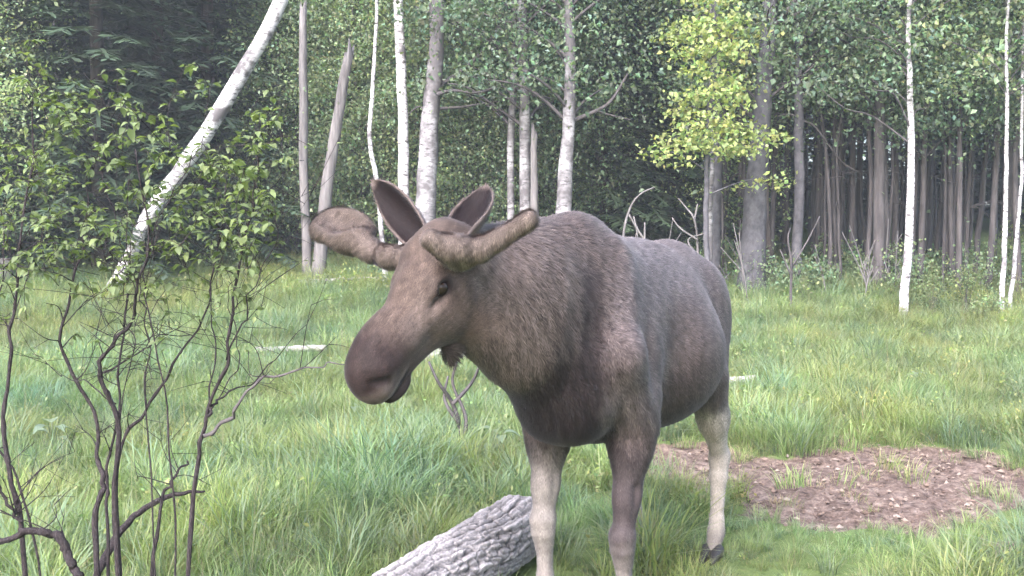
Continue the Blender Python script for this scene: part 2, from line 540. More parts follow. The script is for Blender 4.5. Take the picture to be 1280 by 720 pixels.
def moose_colour(P):
    """Coat colour of the animal by body region, some shade and sheen painted in (local coordinates)."""
    h = (P - H_E) @ H_M.T
    f, l, u = h[:, 0], np.abs(h[:, 1]), h[:, 2]
    n1, n2 = vnoise(P, 9, 3), vnoise(P, 30, 4)
    c = np.tile(np.array((.070, .054, .050)), (len(P), 1))
    def put(w, col):
        nonlocal c
        w = np.clip(w, 0, 1)[:, None]
        c = c * (1 - w) + np.array(col) * w
    a, b, z = P.T
    side = sstep(.13, .22, np.abs(b) + .02 * n1) * sstep(.36, .24, a + .03 * n1 + .10 * (z - 1.2))
    put(.8 * sstep(1.30, 1.62, z + .05 * n1) * sstep(.2, -.1, a), (.122, .104, .107))      # greyer back, sky sheen from above painted into the coat
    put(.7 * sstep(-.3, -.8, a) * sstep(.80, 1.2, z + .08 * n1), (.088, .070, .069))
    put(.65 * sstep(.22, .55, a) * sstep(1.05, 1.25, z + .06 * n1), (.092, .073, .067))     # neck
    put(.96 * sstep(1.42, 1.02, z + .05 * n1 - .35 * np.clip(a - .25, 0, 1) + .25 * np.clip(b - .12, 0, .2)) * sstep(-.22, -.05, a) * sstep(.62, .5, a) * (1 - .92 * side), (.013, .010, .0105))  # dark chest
    put(.92 * sstep(1.05, .82, z + .04 * n1) * sstep(-1.0, -.8, a) * sstep(-.05, -.2, a), (.022, .0175, .0205))  # belly underside, darkened with painted shade
    put(.75 * sstep(.12, .02, np.abs(a - .37 + .12 * (z - 1.3) + .02 * n1)) * sstep(1.0, 1.15, z) * sstep(1.62, 1.5, z), (.026, .020, .021))  # front edge of the shoulder: shading and darker hair painted as a stripe
    put(.75 * side * sstep(-.24, -.10, a) * sstep(.78, 1.0, z) * sstep(1.68, 1.5, z), (.092, .076, .077))          # greyer shoulder, its sheen highlight painted into the colour
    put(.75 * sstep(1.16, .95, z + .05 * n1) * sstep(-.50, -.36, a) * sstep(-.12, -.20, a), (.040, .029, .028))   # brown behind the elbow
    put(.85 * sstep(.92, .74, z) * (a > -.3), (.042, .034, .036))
    put(.6 * sstep(1.0, .8, z) * (a < -1.0), (.11, .096, .10))
    # pale legs
    wl = sstep(.84, .56, z + .06 * n1) * (b < 0) * (1 - .55 * sstep(-.20, -.25, b) * sstep(.3, .5, z)) + sstep(.50, .12, z + .08 * n1 + .04 * n2) * (b >= 0)
    put(wl * (a > -.5) * .9, (.205, .184, .172))
    put(sstep(.86, .74, z + .03 * n1) * (a < -.9) * .95, (.300, .268, .240))
    put(.6 * sstep(.22, .10, z), (.06, .05, .048))
    # head
    wh = np.maximum(sstep(-.13, -.01, f + .03 * n1 + .10 * sstep(-.12, -.04, u)) * sstep(-.40, -.25, u), .85 * sstep(-.32, -.22, f) * sstep(-.13, -.06, u))
    put(wh, (.066, .048, .040))
    put(wh * .6 * sstep(.0, -.04, u) * sstep(.02, .10, f) * sstep(.28, .16, f), (.090, .070, .062))
    put(wh * .9 * sstep(.19, .33, f) * sstep(-.15, -.09, u), (.016, .0105, .0105))
    put(wh * .7 * sstep(.30, .37, f) * sstep(-.085, -.13, u) * sstep(-.19, -.15, u), (.085, .067, .062))
    ey = np.hypot((f - .005) / 1.35, u + .046)
    put(wh * .6 * sstep(.075, .035, ey) * (l > .07), (.055, .042, .038))
    put(wh * sstep(.036, .026, ey) * (l > .08), (.012, .009, .009))
    tt_ = np.clip((f - .372) / .04, 0, 1)
    ns = np.sqrt((f - .372 - .04 * tt_) ** 2 + (u + .100 - .03 * tt_) ** 2 + (l - .090 + .02 * tt_) ** 2)
    put(wh * sstep(.030, .008, ns) * .85, (.010, .007, .007))
    put(wh * sstep(.014, .006, np.abs(u + .171 + .14 * (f - .3))) * sstep(.25, .30, f), (.012, .009, .009))
    ml = u + .171 + .14 * (f - .3)
    put(wh * .75 * sstep(.008, .016, ml) * sstep(.036, .022, ml) * sstep(.25, .31, f), (.135, .110, .100))
    put(wh * .9 * sstep(-.180, -.192, u) * sstep(.22, .30, f), (.022, .016, .0155))
    put(wh * .75 * sstep(.06, .02, np.hypot(f + .07, (l - .085))) * (u > -.02), (.045, .033, .029))
    bell = P - BELL
    put(sstep(.07, .03, np.linalg.norm(bell * np.array((1, 1, .8)), axis=1)) * .9, (.035, .028, .028))
    c = c * (1 + .16 * n1 + .12 * n2 + .10 * wh * vnoise(P, 60, 6))[:, None]
    return c

def moose_flow(P):
    """Direction the hair lies in, in local coordinates."""
    h = (P - H_E) @ H_M.T
    d = np.tile(np.array((-.75, 0, -.65)), (len(P), 1))
    z = P[:, 2:3]
    d = d + np.array((0, 0, -.8)) * sstep(1.1, .85, z)
    hw = sstep(-.22, -.02, h[:, 0:1]) * sstep(-.36, -.26, h[:, 2:3])
    d = d * (1 - hw) + hw * (-H_F * .9 + np.array((0, 0, -.15)))
    nk = sstep(.2, .5, P[:, 0:1]) * (1 - hw)
    d = d * (1 - nk) + nk * (np.array((-.55, .0, -.75)))
    return d

def strands(V, Q, n, length, width, colour, flow, lift, seed, mat, name, skip=None, jitter=.2, vary=.7):
    """Real hairs: thin tapering three-triangle blades rooted on the surface."""
    g = np.random.default_rng(seed)
    nrm, area = vnormals(V, Q)
    cum = np.cumsum(area); cum /= cum[-1]
    fi = np.searchsorted(cum, g.random(n))
    q = Q[fi]
    s, t = g.random((2, n, 1))
    bl = lambda A: (A[q[:, 0]] * (1 - s) + A[q[:, 1]] * s) * (1 - t) + (A[q[:, 3]] * (1 - s) + A[q[:, 2]] * s) * t
    P, Nn = bl(V), bl(nrm)
    Nn /= np.linalg.norm(Nn, axis=1, keepdims=True)
    if skip is not None:
        k = ~skip(P); P, Nn = P[k], Nn[k]
    n = len(P)
    L = length(P) * g.uniform(.65, 1.25, n)
    d = flow(P)
    cl = np.stack([vnoise(P, 45, 11), vnoise(P, 45, 12), vnoise(P, 45, 13)], 1) * .35
    d = d / (np.linalg.norm(d, axis=1, keepdims=True) + 1e-9) + cl + g.normal(size=(n, 3)) * jitter
    d = d - Nn * (d * Nn).sum(1, keepdims=True)
    d /= np.linalg.norm(d, axis=1, keepdims=True) + 1e-9
    side = np.cross(Nn, d)
    # flatten the blade towards the viewer-independent mean of normal and side
    w = (width(P) if callable(width) else np.full(n, width)) * g.uniform(.7, 1.3, n)
    lf = lift * g.uniform(.6, 1.5, n)
    p0 = P - Nn * .002
    p1 = P + (d * .55 + Nn * lf[:, None] * .55) * L[:, None]
    p2 = P + (d * 1.0 + Nn * lf[:, None] * .75) * L[:, None]
    sw = side * w[:, None] * .5
    VV = np.stack([p0 - sw, p0 + sw, p1 - sw * .8, p1 + sw * .8, p2], 1).reshape(-1, 3)
    b = np.arange(n)[:, None] * 5
    Tt = np.vstack([b + np.array((0, 3, 1)), b + np.array((0, 2, 3)), b + np.array((2, 4, 3))])
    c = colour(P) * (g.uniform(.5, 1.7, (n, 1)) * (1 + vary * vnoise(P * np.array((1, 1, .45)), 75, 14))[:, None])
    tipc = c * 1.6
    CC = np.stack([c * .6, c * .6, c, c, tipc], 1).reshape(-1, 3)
    me = mesh_np(name, VV, Tt, mat, True, col=CC)
    nn = np.repeat(Nn + d * .15, 5, axis=0)
    nn /= np.linalg.norm(nn, axis=1, keepdims=True)
    me.normals_split_custom_set_from_vertices(nn.astype(np.float32))
    return me

def fur_mat(name, rough=.7, spec=.10, bumpy=True):
    m, nt, b = mat_new(name, rough, spec)
    a = attr(nt, 'col')
    c = a.outputs['Color']
    if bumpy:
        v = coord(nt, 'Object', (40, 40, 14))
        nz = noise(nt, v, 6, 4)
        c = mixc(nt, 1.0, c, ramp(nt, nz, [(.3, (.75, .75, .75)), (.7, (1.2, 1.2, 1.2))]), 'MULTIPLY')
        bump(nt, b, nz, .3, .004)
    link(nt, c, b.inputs['Base Color'])
    b.inputs['Sheen Weight'].default_value = .07
    b.inputs['Sheen Roughness'].default_value = .4
    b.inputs['Sheen Tint'].default_value = (.9, .9, 1, 1)
    return m

M_SKIN = fur_mat('moose_coat')
M_HAIR = fur_mat('moose_hair', .6, .12, False)
moose = thing('moose', 'grey-brown bull moose with velvet antlers standing in the meadow by the thick log', 'moose',
              tuple(M_O), -(math.pi / 2 + PSI))
MOOSE_Z = float(ZG(M_O[0], M_O[1]))
moose.location.z = 0.0
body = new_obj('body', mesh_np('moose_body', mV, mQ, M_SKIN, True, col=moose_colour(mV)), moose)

def fur_len(P):
    h = (P - H_E) @ H_M.T
    hw = sstep(-.22, -.02, h[:, 0]) * sstep(-.38, -.28, h[:, 2])
    L = np.full(len(P), .028)
    L += .010 * sstep(.25, .5, P[:, 0]) * (1 - hw) * sstep(1.05, 1.2, P[:, 2])
    L += .012 * sstep(1.45, 1.65, P[:, 2]) * (1 - hw)
    L *= (1 - .5 * sstep(.85, .6, P[:, 2]))
    L = L * (1 - hw) + hw * (.013 - .007 * sstep(.1, .3, h[:, 0]))
    bell = np.linalg.norm(P - BELL, axis=1)
    cr = sstep(-.30, -.24, h[:, 0]) * sstep(-.10, -.05, h[:, 2])
    L = L * (1 - cr) + .014 * cr
    return L + .03 * sstep(.06, .03, bell)
def fur_w(P):
    return np.clip(fur_len(P) * .08, .0008, .0028)
def fur_skip(P):
    h = (P - H_E) @ H_M.T
    l = np.abs(h[:, 1])
    return ((np.hypot((h[:, 0] - .005) / 1.35, h[:, 2] + .046) < .029) & (l > .085)) | (np.hypot(h[:, 0] - .392, np.hypot(h[:, 2] + .085, l - .08)) < .016) | (P[:, 2] < .05)
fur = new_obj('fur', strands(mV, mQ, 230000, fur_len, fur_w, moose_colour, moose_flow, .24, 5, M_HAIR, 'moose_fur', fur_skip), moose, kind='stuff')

_hf = (mV[mQ].mean(1) - H_E) @ H_M.T
_hq = mQ[(_hf[:, 0] > -.30) & (_hf[:, 2] > -.30) & (np.abs(_hf[:, 1]) < .2)]
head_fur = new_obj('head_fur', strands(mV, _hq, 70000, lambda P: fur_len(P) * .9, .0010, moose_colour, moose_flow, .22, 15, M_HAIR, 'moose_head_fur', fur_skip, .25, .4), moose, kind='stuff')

# ---- eyes
m_eye, nt, b_ = mat_new('moose_eye', .25, .3)
b_.inputs['Base Color'].default_value = (.012, .007, .005, 1)
def uvsphere(c, r, nu=20, nv=12):
    th = np.linspace(0, np.pi, nv); ph = np.linspace(0, 2 * np.pi, nu, endpoint=False)
    V = np.stack([np.outer(np.sin(th), np.cos(ph)), np.outer(np.sin(th), np.sin(ph)), np.outer(np.cos(th), np.ones(nu))], -1) * r
    V = V.reshape(-1, 3) + c
    i = np.arange(nv - 1)[:, None] * nu; j = np.arange(nu)[None]; jn = (j + 1) % nu
    return V, [np.stack([i + j, i + nu + j, i + nu + jn, i + jn], -1).reshape(-1, 4)]
for s in (-1, 1):
    V, F = uvsphere(hd(.005, s * .1045, -.046), .031)
    new_obj('eye', mesh_np('eye', V, F, m_eye), moose)

# ---- antlers in velvet
def antler(side):
    up = np.array((0, 0, 1.0)); o = H_L * side
    base = hd(-.10, side * .085, .005)
    def p(out, fw, u): return base + o * out + H_h * fw + up * u
    lo, hi = np.array((9., 9, 9)), np.array((-9., -9, -9))
    if side < 0:
        J = p(.26, .0, .015)
        segs = [(p(-.03, 0, -.015), p(.05, .0, -.014), .042, .032, .03), (p(.04, .0, -.014), p(.15, .003, -.008), .031, .028, .06), (p(.14, .003, -.009), J, .028, .029, .06),
                (p(.25, .0, .012), p(.33, .01, .06), .030, .034, .06), (p(.32, .01, .055), p(.40, .02, .09), .034, .034, .06)]
    else:
        J = p(.12, .03, .008)
        segs = [(p(-.03, 0, -.01), J, .040, .032, .03),
                (J, p(.125, .09, .026), .032, .032, .04), (p(.125, .09, .026), p(.105, .145, .055), .032, .031, .04),
                (J, p(.19, .0, .022), .032, .033, .05), (p(.19, .0, .022), p(.235, -.04, .055), .032, .027, .04),
                (p(.235, -.04, .055), p(.32, -.10, .120), .027, .031, .03), (J, p(.16, .07, .025), .030, .030, .05)]
    for a, b, r1, r2, k in segs:
        r = max(r1, r2) + .04
        lo = np.minimum(lo, np.minimum(a, b) - r); hi = np.maximum(hi, np.maximum(a, b) + r)
    f = Field(*[np.arange(l, h, .006) for l, h in zip(lo, hi)])
    if side < 0:
        lo = np.minimum(lo, p(.42, .0, .10) - .22); hi = np.maximum(hi, p(.42, .0, .10) + .22)
        f = Field(*[np.arange(l, h, .006) for l, h in zip(lo, hi)])
    for a, b, r1, r2, k in segs:
        f.cone(a, b, r1, r2, k)
    if side < 0:                                  # spoon-shaped palm, open towards the front
        e3 = np.array((-.22, -.80, .55)); e3 = np.array((e3 @ M_A, e3 @ M_B, e3[2])); e3 /= np.linalg.norm(e3)
        e1 = o - e3 * o.dot(e3); e1 /= np.linalg.norm(e1); e2 = np.cross(e1, e3); e2 = e2 if e2[2] < 0 else -e2
        Mp = np.stack([e1, e2, e3]); c = p(.425, .0, .100)
        f.ell(c, (.135, .088, .040), .05, Mp)
        f.ell(c - e1 * .05 + e2 * .05 + e3 * .008, (.05, .036, .030), .05, Mp)
        f.ell(c + e1 * .085 + e2 * .035 + e3 * .006, (.045, .05, .036), .03, Mp)
        f.ell(c + e3 * .046 - e2 * .014 + e1 * .01, (.108, .066, .042), .025, Mp, cut=True)
    V, Q = f.mesh()
    return relax(V, Q, 3), Q
def velvet_col(P):
    n = vnoise(P, 25, 8)
    return np.tile(np.array((.094, .074, .066)), (len(P), 1)) * (1 + .12 * n)[:, None]
for s in (-1, 1):
    V, Q = antler(s)
    an = new_obj('antler', mesh_np('antler', V, Q, M_SKIN, True, col=velvet_col(V)), moose)
    me = strands(V, Q, 26000, lambda P: np.full(len(P), .012), .0009, lambda P: velvet_col(P) * 1.35, lambda P: np.tile(np.array((0, 0, -.4)), (len(P), 1)) + vnoise(P, 20, 2)[:, None] * .3, .9, 21, M_HAIR, 'velvet')
    new_obj('velvet', me, an, kind='stuff')

# ---- ears: cupped leaf shells
def ear(side, base, tip, width, face, name):
    """base->tip axis, opening faces direction face."""
    ax = tip - base; L = np.linalg.norm(ax); ax = ax / L
    fc = face - ax * face.dot(ax); fc /= np.linalg.norm(fc)
    sd = np.cross(ax, fc)
    nu, nv = 22, 15
    outer = []; 
    t = np.linspace(0, 1, nu)
    prof = np.interp(t, [0, .08, .25, .5, .7, .85, .95, 1], [.50, .60, .88, 1.0, .86, .58, .30, .03]) * width * .5
    v = np.linspace(-1, 1, nv)
    cup = np.interp(t, [0, .3, .7, 1], [1.35, 1.1, .75, .35])
    P = np.zeros((2, nu, nv, 3))
    for i in range(nu):
        w = prof[i]
        ang = v * cup[i] * 1.25
        R_ = w / max(math.sin(min(cup[i] * 1.25, 1.5)), .2)
        x = np.sin(ang) * R_; y = (1 - np.cos(ang)) * R_
        for k, off in ((0, 0.0), (1, -.007)):
            rr = R_ - off
            x = np.sin(ang) * rr; y = R_ - np.cos(ang) * rr
            c = base + ax * (t[i] * L) - fc * (.05 * math.sin(t[i] * 3.0)) * 0.5
            P[k, i] = c + sd[None] * x[:, None] + fc[None] * y[:, None]
    V = P.reshape(-1, 3)
    def gid(k, i, j): return k * nu * nv + i * nv + j
    Q = []
    for i in range(nu - 1):
        for j in range(nv - 1):
            Q.append((gid(0, i, j), gid(0, i, j + 1), gid(0, i + 1, j + 1), gid(0, i + 1, j)))
            Q.append((gid(1, i, j), gid(1, i + 1, j), gid(1, i + 1, j + 1), gid(1, i, j + 1)))
        for j, fl in ((0, 1), (nv - 1, 0)):
            q = (gid(0, i, j), gid(0, i + 1, j), gid(1, i + 1, j), gid(1, i, j))
            Q.append(q if fl else q[::-1])
    for j in range(nv - 1):
        Q.append((gid(0, nu - 1, j), gid(0, nu - 1, j + 1), gid(1, nu - 1, j + 1), gid(1, nu - 1, j)))
    Q = np.array(Q)
    c = np.zeros((2, nu, nv, 3))
    c[0] = np.array((.009, .006, .0065))            # dark inside
    c[1] = np.array((.085, .068, .063))
    edge = np.abs(v) > .9
    c[0][:, edge] = np.array((.08, .062, .057))
    c[0][-2:] = np.array((.08, .062, .057))
    cc = c.reshape(-1, 3)
    e = new_obj('ear', mesh_np(name, V, Q, M_SKIN, True, col=cc), moose)
    kd = cc
    def colf(Pq):
        # nearest vertex colour
        out = np.empty((len(Pq), 3))
        for s0 in range(0, len(Pq), 2000):
            d2 = ((Pq[s0:s0 + 2000, None] - V[None]) ** 2).sum(-1)
            out[s0:s0 + 2000] = kd[d2.argmin(1)]
        return out
    me = strands(V, Q, 5000, lambda Pq: np.full(len(Pq), .014), .0011, colf, lambda Pq: np.tile(ax, (len(Pq), 1)), .45, 31, M_HAIR, 'ear_fur')
    new_obj('ear_hair', me, e, kind='stuff')

def loc_px(px, py, D): return to_local(PX(px, py, D))
CAMV = np.array((-.2, -1.0, .0)); CAMV = np.array((CAMV @ M_A, CAMV @ M_B, 0.1))
ear(-1, hd(-.18, -.075, -.03), loc_px(464, 226, 3.95), .14, CAMV + np.array((0, -.55, 0)), 'ear_right')
ear(1, hd(-.19, .08, -.03), loc_px(606, 231, 3.86), .155, CAMV + np.array((0, -.35, 0)), 'ear_left')

# ---- hooves: two toes on each foot
m_hoof, nt, b_ = mat_new('moose_hoof', .5, .4)
b_.inputs['Base Color'].default_value = (.02, .017, .016, 1)
for (hx, hy) in ((.085, -.19), (.075, .17), (-1.13, .21), (-1.13, -.24)):
    for s in (-1, 1):
        f = Field(np.arange(hx - .13, hx + .16, .006), np.arange(hy - .09, hy + .09, .006), np.arange(-.02, .14, .006))
        f.cone((hx - .03, hy + s * .024, .052), (hx + .075, hy + s * .028, .016), .034, .016, .02)
        f.ell((hx - .02, hy + s * .024, .022), (.05, .024, .03), .02)
        V, Q = f.mesh(); V[:, 2] = np.maximum(V[:, 2], .0)
        new_obj('hoof', mesh_np('hoof', V, Q, m_hoof), moose)
print('moose', len(mV), round(time.time() - T0, 1))
# ================================================================== TREES
def bark_mat(name, kind):
    m, nt, b = mat_new(name, .85, .15)
    v = coord(nt, 'Object')
    if kind in ('birch', 'birchgrey'):
        st = coord(nt, 'Object', (3.2, 3.2, 8.5))
        a = noise(nt, st, 2.6, 5, .65)           # horizontal marks
        p = noise(nt, v, 1.6, 4, .6)             # big dark rough patches
        lo = (.42, .41, .425) if kind == 'birch' else (.285, .28, .295)
        mid = (.22, .21, .215) if kind == 'birch' else (.15, .145, .152)
        c = ramp(nt, a, [(.34, (.035, .03, .03)), (.43, mid), (.52, lo), (.75, tuple(x * 1.12 for x in lo))])
        dk = ramp(nt, p, [(.47, (1, 1, 1)), (.60, (.0, .0, .0))]) if kind == 'birchgrey' else ramp(nt, p, [(.37, (1, 1, 1)), (.45, (0, 0, 0))])
        c = mixc(nt, dk, c, (.088, .082, .086))
        link(nt, c, b.inputs['Base Color']); bump(nt, b, a, .5, .02)
    else:
        st = coord(nt, 'Object', {'aspen': (3, 3, 2.2), 'twig': (60, 60, 16)}.get(kind, (5, 5, .7)))
        a = noise(nt, st, 3.0, 6, .65); p = noise(nt, v, 1.2, 3)
        pal = {'aspen': [(.3, (.032, .031, .036)), (.5, (.075, .073, .082)), (.7, (.115, .113, .125))],
               'dead': [(.3, (.06, .055, .056)), (.5, (.125, .117, .118)), (.72, (.19, .18, .18))],
               'thin': [(.3, (.032, .029, .030)), (.5, (.070, .063, .065)), (.72, (.115, .105, .108))],
               'spruce': [(.3, (.03, .024, .022)), (.55, (.075, .062, .057)), (.72, (.12, .10, .095))],
               'twig': [(.3, (.010, .008, .009)), (.52, (.030, .024, .026)), (.75, (.085, .072, .075))],
               'log': [(.3, (.05, .043, .042)), (.5, (.19, .17, .165)), (.7, (.32, .295, .29))]}[kind]
        c = ramp(nt, a, pal)
        c = mixc(nt, .5, c, ramp(nt, p, [(.3, (.6, .6, .6)), (.7, (1.2, 1.2, 1.2))]), 'MULTIPLY')
        link(nt, c, b.inputs['Base Color']); bump(nt, b, a, .6, .02)
    return m
BARK = {k: bark_mat('bark_' + k, k) for k in ('birch', 'birchgrey', 'aspen', 'dead', 'thin', 'spruce', 'twig', 'log')}

def leaf_mat(name, c, trans=.42, var=.35, rough=.55, spec=.3):
    m, nt, b = mat_new(name, rough, spec)
    a = attr(nt, 'col')
    oi = nt.nodes.new('ShaderNodeObjectInfo')
    base = mixc(nt, 1.0, (c[0], c[1], c[2]), a.outputs['Color'], 'MULTIPLY')
    tint = ramp(nt, oi.outputs['Random'], [(0, (1 - var * .5, 1 - var * .45, 1 - var * .3)), (.5, (1, 1, 1)), (1, (1 + var * .6, 1 + var * .4, 1))])
    base = mixc(nt, 1.0, base, tint, 'MULTIPLY')
    link(nt, base, b.inputs['Base Color'])
    tr = nt.nodes.new('ShaderNodeBsdfTranslucent')
    link(nt, mixc(nt, 1.0, base, (1.25, 1.35, .7), 'MULTIPLY'), tr.inputs[0])
    mx = nt.nodes.new('ShaderNodeMixShader'); mx.inputs[0].default_value = trans
    link(nt, b.outputs[0], mx.inputs[1]); link(nt, tr.outputs[0], mx.inputs[2])
    out = nt.nodes['Material Output']; link(nt, mx.outputs[0], out.inputs[0])
    return m
LEAF = {'birch': leaf_mat('leaf_birch', (.158, .212, .125)),
        'aspen': leaf_mat('leaf_aspen', (.135, .192, .122)),
        'lime': leaf_mat('leaf_lime', (.215, .275, .120), .42),
        'shrub': leaf_mat('leaf_shrub', (.138, .178, .076), .40),
        'spruce': leaf_mat('needle_spruce', (.042, .068, .040), .1, .3),
        'under': leaf_mat('leaf_under', (.160, .218, .122))}

def leaves(C, size, g, droop=.5, aspect=.75, cv=.35):
    """Leaf blades (two bent triangles pairs) centred at C with random orientation."""
    n = len(C)
    d = g.normal(size=(n, 3)); d[:, 2] -= droop * 1.2
    d /= np.linalg.norm(d, axis=1, keepdims=True)
    up = g.normal(size=(n, 3)) * .7; up[:, 2] += 1.0
    s = np.cross(d, up); s /= np.linalg.norm(s, axis=1, keepdims=True) + 1e-9
    nn = np.cross(s, d)
    L = size * g.uniform(.6, 1.3, (n, 1)); W = L * aspect * .5
    base, tip = C - d * L * .5, C + d * L * .5
    l, r = C + s * W + nn * W * .35 - d * L * .06, C - s * W + nn * W * .35 - d * L * .06
    V = np.stack([base, l, tip, r], 1).reshape(-1, 3)
    b = np.arange(n)[:, None] * 4
    F = np.vstack([b + np.array((0, 1, 2)), b + np.array((0, 2, 3))])
    c = np.ones((n, 1, 3)) * g.uniform(1 - cv, 1 + cv, (n, 1, 1))
    c = c * (1 + g.normal(size=(n, 1, 3)) * np.array((.12, .05, .12)))
    return V, F, np.clip(np.repeat(c, 4, 1).reshape(-1, 3), .2, 2.2)

def crown_mesh(name, seed, z0, z1, rad, nclus, per, size, mat, clus_r=.32, flat=.6, shape=None, core=None):
    """Foliage: leaf sprays round many small centres, uneven outline and gaps; core(z) -> xy of the trunk."""
    g = np.random.default_rng(seed)
    t = g.random(nclus)
    z = z0 + (z1 - z0) * t
    prof = (shape(t) if shape else np.sqrt(np.clip(1 - (2 * t - .8) ** 2 / 1.5, .08, 1)))
    ang = g.uniform(0, 2 * np.pi, nclus); rr = rad * prof * np.sqrt(g.uniform(.06, 1, nclus)) * g.uniform(.75, 1.2, nclus)
    cc = np.stack([np.cos(ang) * rr, np.sin(ang) * rr, z], 1)
    k = g.poisson(per * np.exp(g.normal(size=nclus) * .55)).clip(4, None)
    idx = np.repeat(np.arange(nclus), k)
    off = g.normal(size=(len(idx), 3)) * np.array((1, 1, flat)) * (clus_r * g.uniform(.6, 1.4, nclus))[idx][:, None]
    off[:, 2] -= .25 * (off[:, 0] ** 2 + off[:, 1] ** 2) / clus_r
    tone = g.uniform(.55, 1.4, nclus)[idx]
    V, F, c = leaves(cc[idx] + off, size * g.uniform(.7, 1.35, nclus)[idx][:, None], g)
    c *= np.repeat(tone, 4)[:, None]
    me = mesh_np(name, V, F, mat, False, col=c)
    return me, cc

def trunk_path(pts, seed=0, wob=.03, seglen=.6):
    P = smooth_path(pts, 5)
    g = np.random.default_rng(seed)
    w = np.cumsum(g.normal(size=(len(P), 2)), 0) * wob * .4
    w -= np.linspace(0, 1, len(P))[:, None] * w[-1]
    P[:, :2] += w
    return P

def limb_set(P, rad, targets, g, n=5, r_frac=.35, sag=.1):
    """Branches from the trunk path P out to the given target points."""
    parts = []
    for tg in targets:
        hz = tg[2] - .45 * np.hypot(tg[0] - P[:, 0], tg[1] - P[:, 1]).min() - .2
        i = int(np.abs(P[:, 2] - hz).argmin())
        s = P[i]; d = tg - s
        m1 = s + d * .35 + np.array((0, 0, .10 * np.linalg.norm(d))) + g.normal(size=3) * .05
        m2 = s + d * .7 + np.array((0, 0, .06 * np.linalg.norm(d))) + g.normal(size=3) * .07
        B = smooth_path([s, m1, m2, tg], 3)
        r0 = min(rad[i] * r_frac, .012 + .018 * np.linalg.norm(d))
        parts.append(tube(B, np.linspace(r0, .006, len(B)), 4, False))
    return parts

GR_FAR = 'trees standing deep in the wood'
def px_tree(name, label, pts, D, w, bark, crown=None, H=None, limbs=(), group=None, seed=1, lean_d=0.0, broken=False, dbase=0.0):
    """A tree whose trunk follows the pixel polyline pts (base first) at distance D; w = widths in px."""
    P = [PX(x, y, D + lean_d * k / max(len(pts) - 1, 1)) for k, (x, y) in enumerate(pts)]
    P = np.array(P)
    b = P[0].copy(); gz = float(ZG(b[0], b[1]))
    if P[0][2] > gz:
        d = (P[0] - P[1]) / abs(P[0][2] - P[1][2]) if abs(P[0][2] - P[1][2]) > .05 else np.array((0, 0, -1.0))
        b = P[0] + d * (P[0][2] - gz)
        b[1] = D; b[2] = float(ZG(b[0], b[1])) - .06
        P = np.vstack([b, P])
        w = [w[0] * 1.25] + list(w)
    else:
        P[0][2] = min(P[0][2], gz - .05)
    w = np.array(w, float) * (D / F_PX) * .5
    if H:                                        # continue above the frame
        d = P[-1] - P[-2]; d /= np.linalg.norm(d)
        d = d * .6 + np.array((0, 0, .4)); d /= np.linalg.norm(d)
        k = (H - P[-1][2]) / d[2]
        P = np.vstack([P, P[-1] + d * k * .5, P[-1] + d * k]); w = np.concatenate([w, [w[-1] * .65, w[-1] * .2]])
    base = P[0].copy(); base[2] += .05
    L = P - base
    path = trunk_path(L, seed, .02)
    rad = np.interp(np.linspace(0, len(w) - 1, len(path)), np.arange(len(w)), w)
    rad[:2] *= np.array((1.35, 1.12))
    root = thing(name, label, 'tree', tuple(base), 0, group)
    g = np.random.default_rng(seed)
    parts = [tube(path, rad, 12, True, seed, .06)]
    if broken:
        n0 = len(parts[0][0]) - 2 - 12
        parts[0][0][n0:n0 + 12, 2] += g.uniform(-.18, .25, 12)
    n_own = [sum(len(f) for p in parts for f in p[1] if f.shape[1] == k) for k in (4, 3)]
    for lb in limbs:                             # bare limbs, also by pixel
        Bp = smooth_path(np.array([PX(x, y, D + dd) for x, y, dd in lb[0]]) - base, 4)
        parts.append(tube(Bp, np.linspace(lb[1], lb[2], len(Bp)) * D / F_PX * .38, 6, True, seed))
    cr = None
    if crown:
        me, cc = crown
        ctop = path[-1].copy(); 
        cr = (me, np.array((np.interp(7.0, path[:, 2], path[:, 0]), np.interp(7.0, path[:, 2], path[:, 1]), 0)))
        sel = cc[::3] + cr[1]
        parts += limb_set(path, rad, sel, g)
    V, F = join(parts)
    tme = mesh_np('trunk', V, F, BARK[bark])
    if crown or limbs:                           # small limbs carry darker bark
        tme.materials.append(BARK['thin'])
        mi = np.ones(len(tme.polygons), np.int32); nq = len(F[0])
        mi[:n_own[0]] = 0; mi[nq:nq + n_own[1]] = 0
        tme.polygons.foreach_set('material_index', mi)
    new_obj('trunk', tme, root)
    if cr:
        o = new_obj('crown', cr[0], root); o.location = tuple(cr[1]); o['kind'] = 'stuff'
    return root

# crown stock shared by the copies (heights are above the tree's own foot)
CR_HI = [crown_mesh('crown_high', 50 + k, 8.2, 14.0, 2.0, 64, 34, .085, LEAF['birch' if k < 2 else 'aspen'], .36) for k in range(3)]
CR_MID = [crown_mesh('crown_mid', 60 + k, 3.6, 10.5, 1.9, 160, 56, .082, LEAF['aspen' if k % 2 else 'birch'], .34) for k in range(4)]
CR_LOW = [crown_mesh('crown_low', 70 + k, 1.0, 7.5, 1.8, 180, 52, .074, LEAF['under' if k % 2 else 'birch'], .30) for k in range(4)]
cprof = lambda t: np.sqrt(np.clip(1 - (2 * t - 1) ** 2, .1, 1))

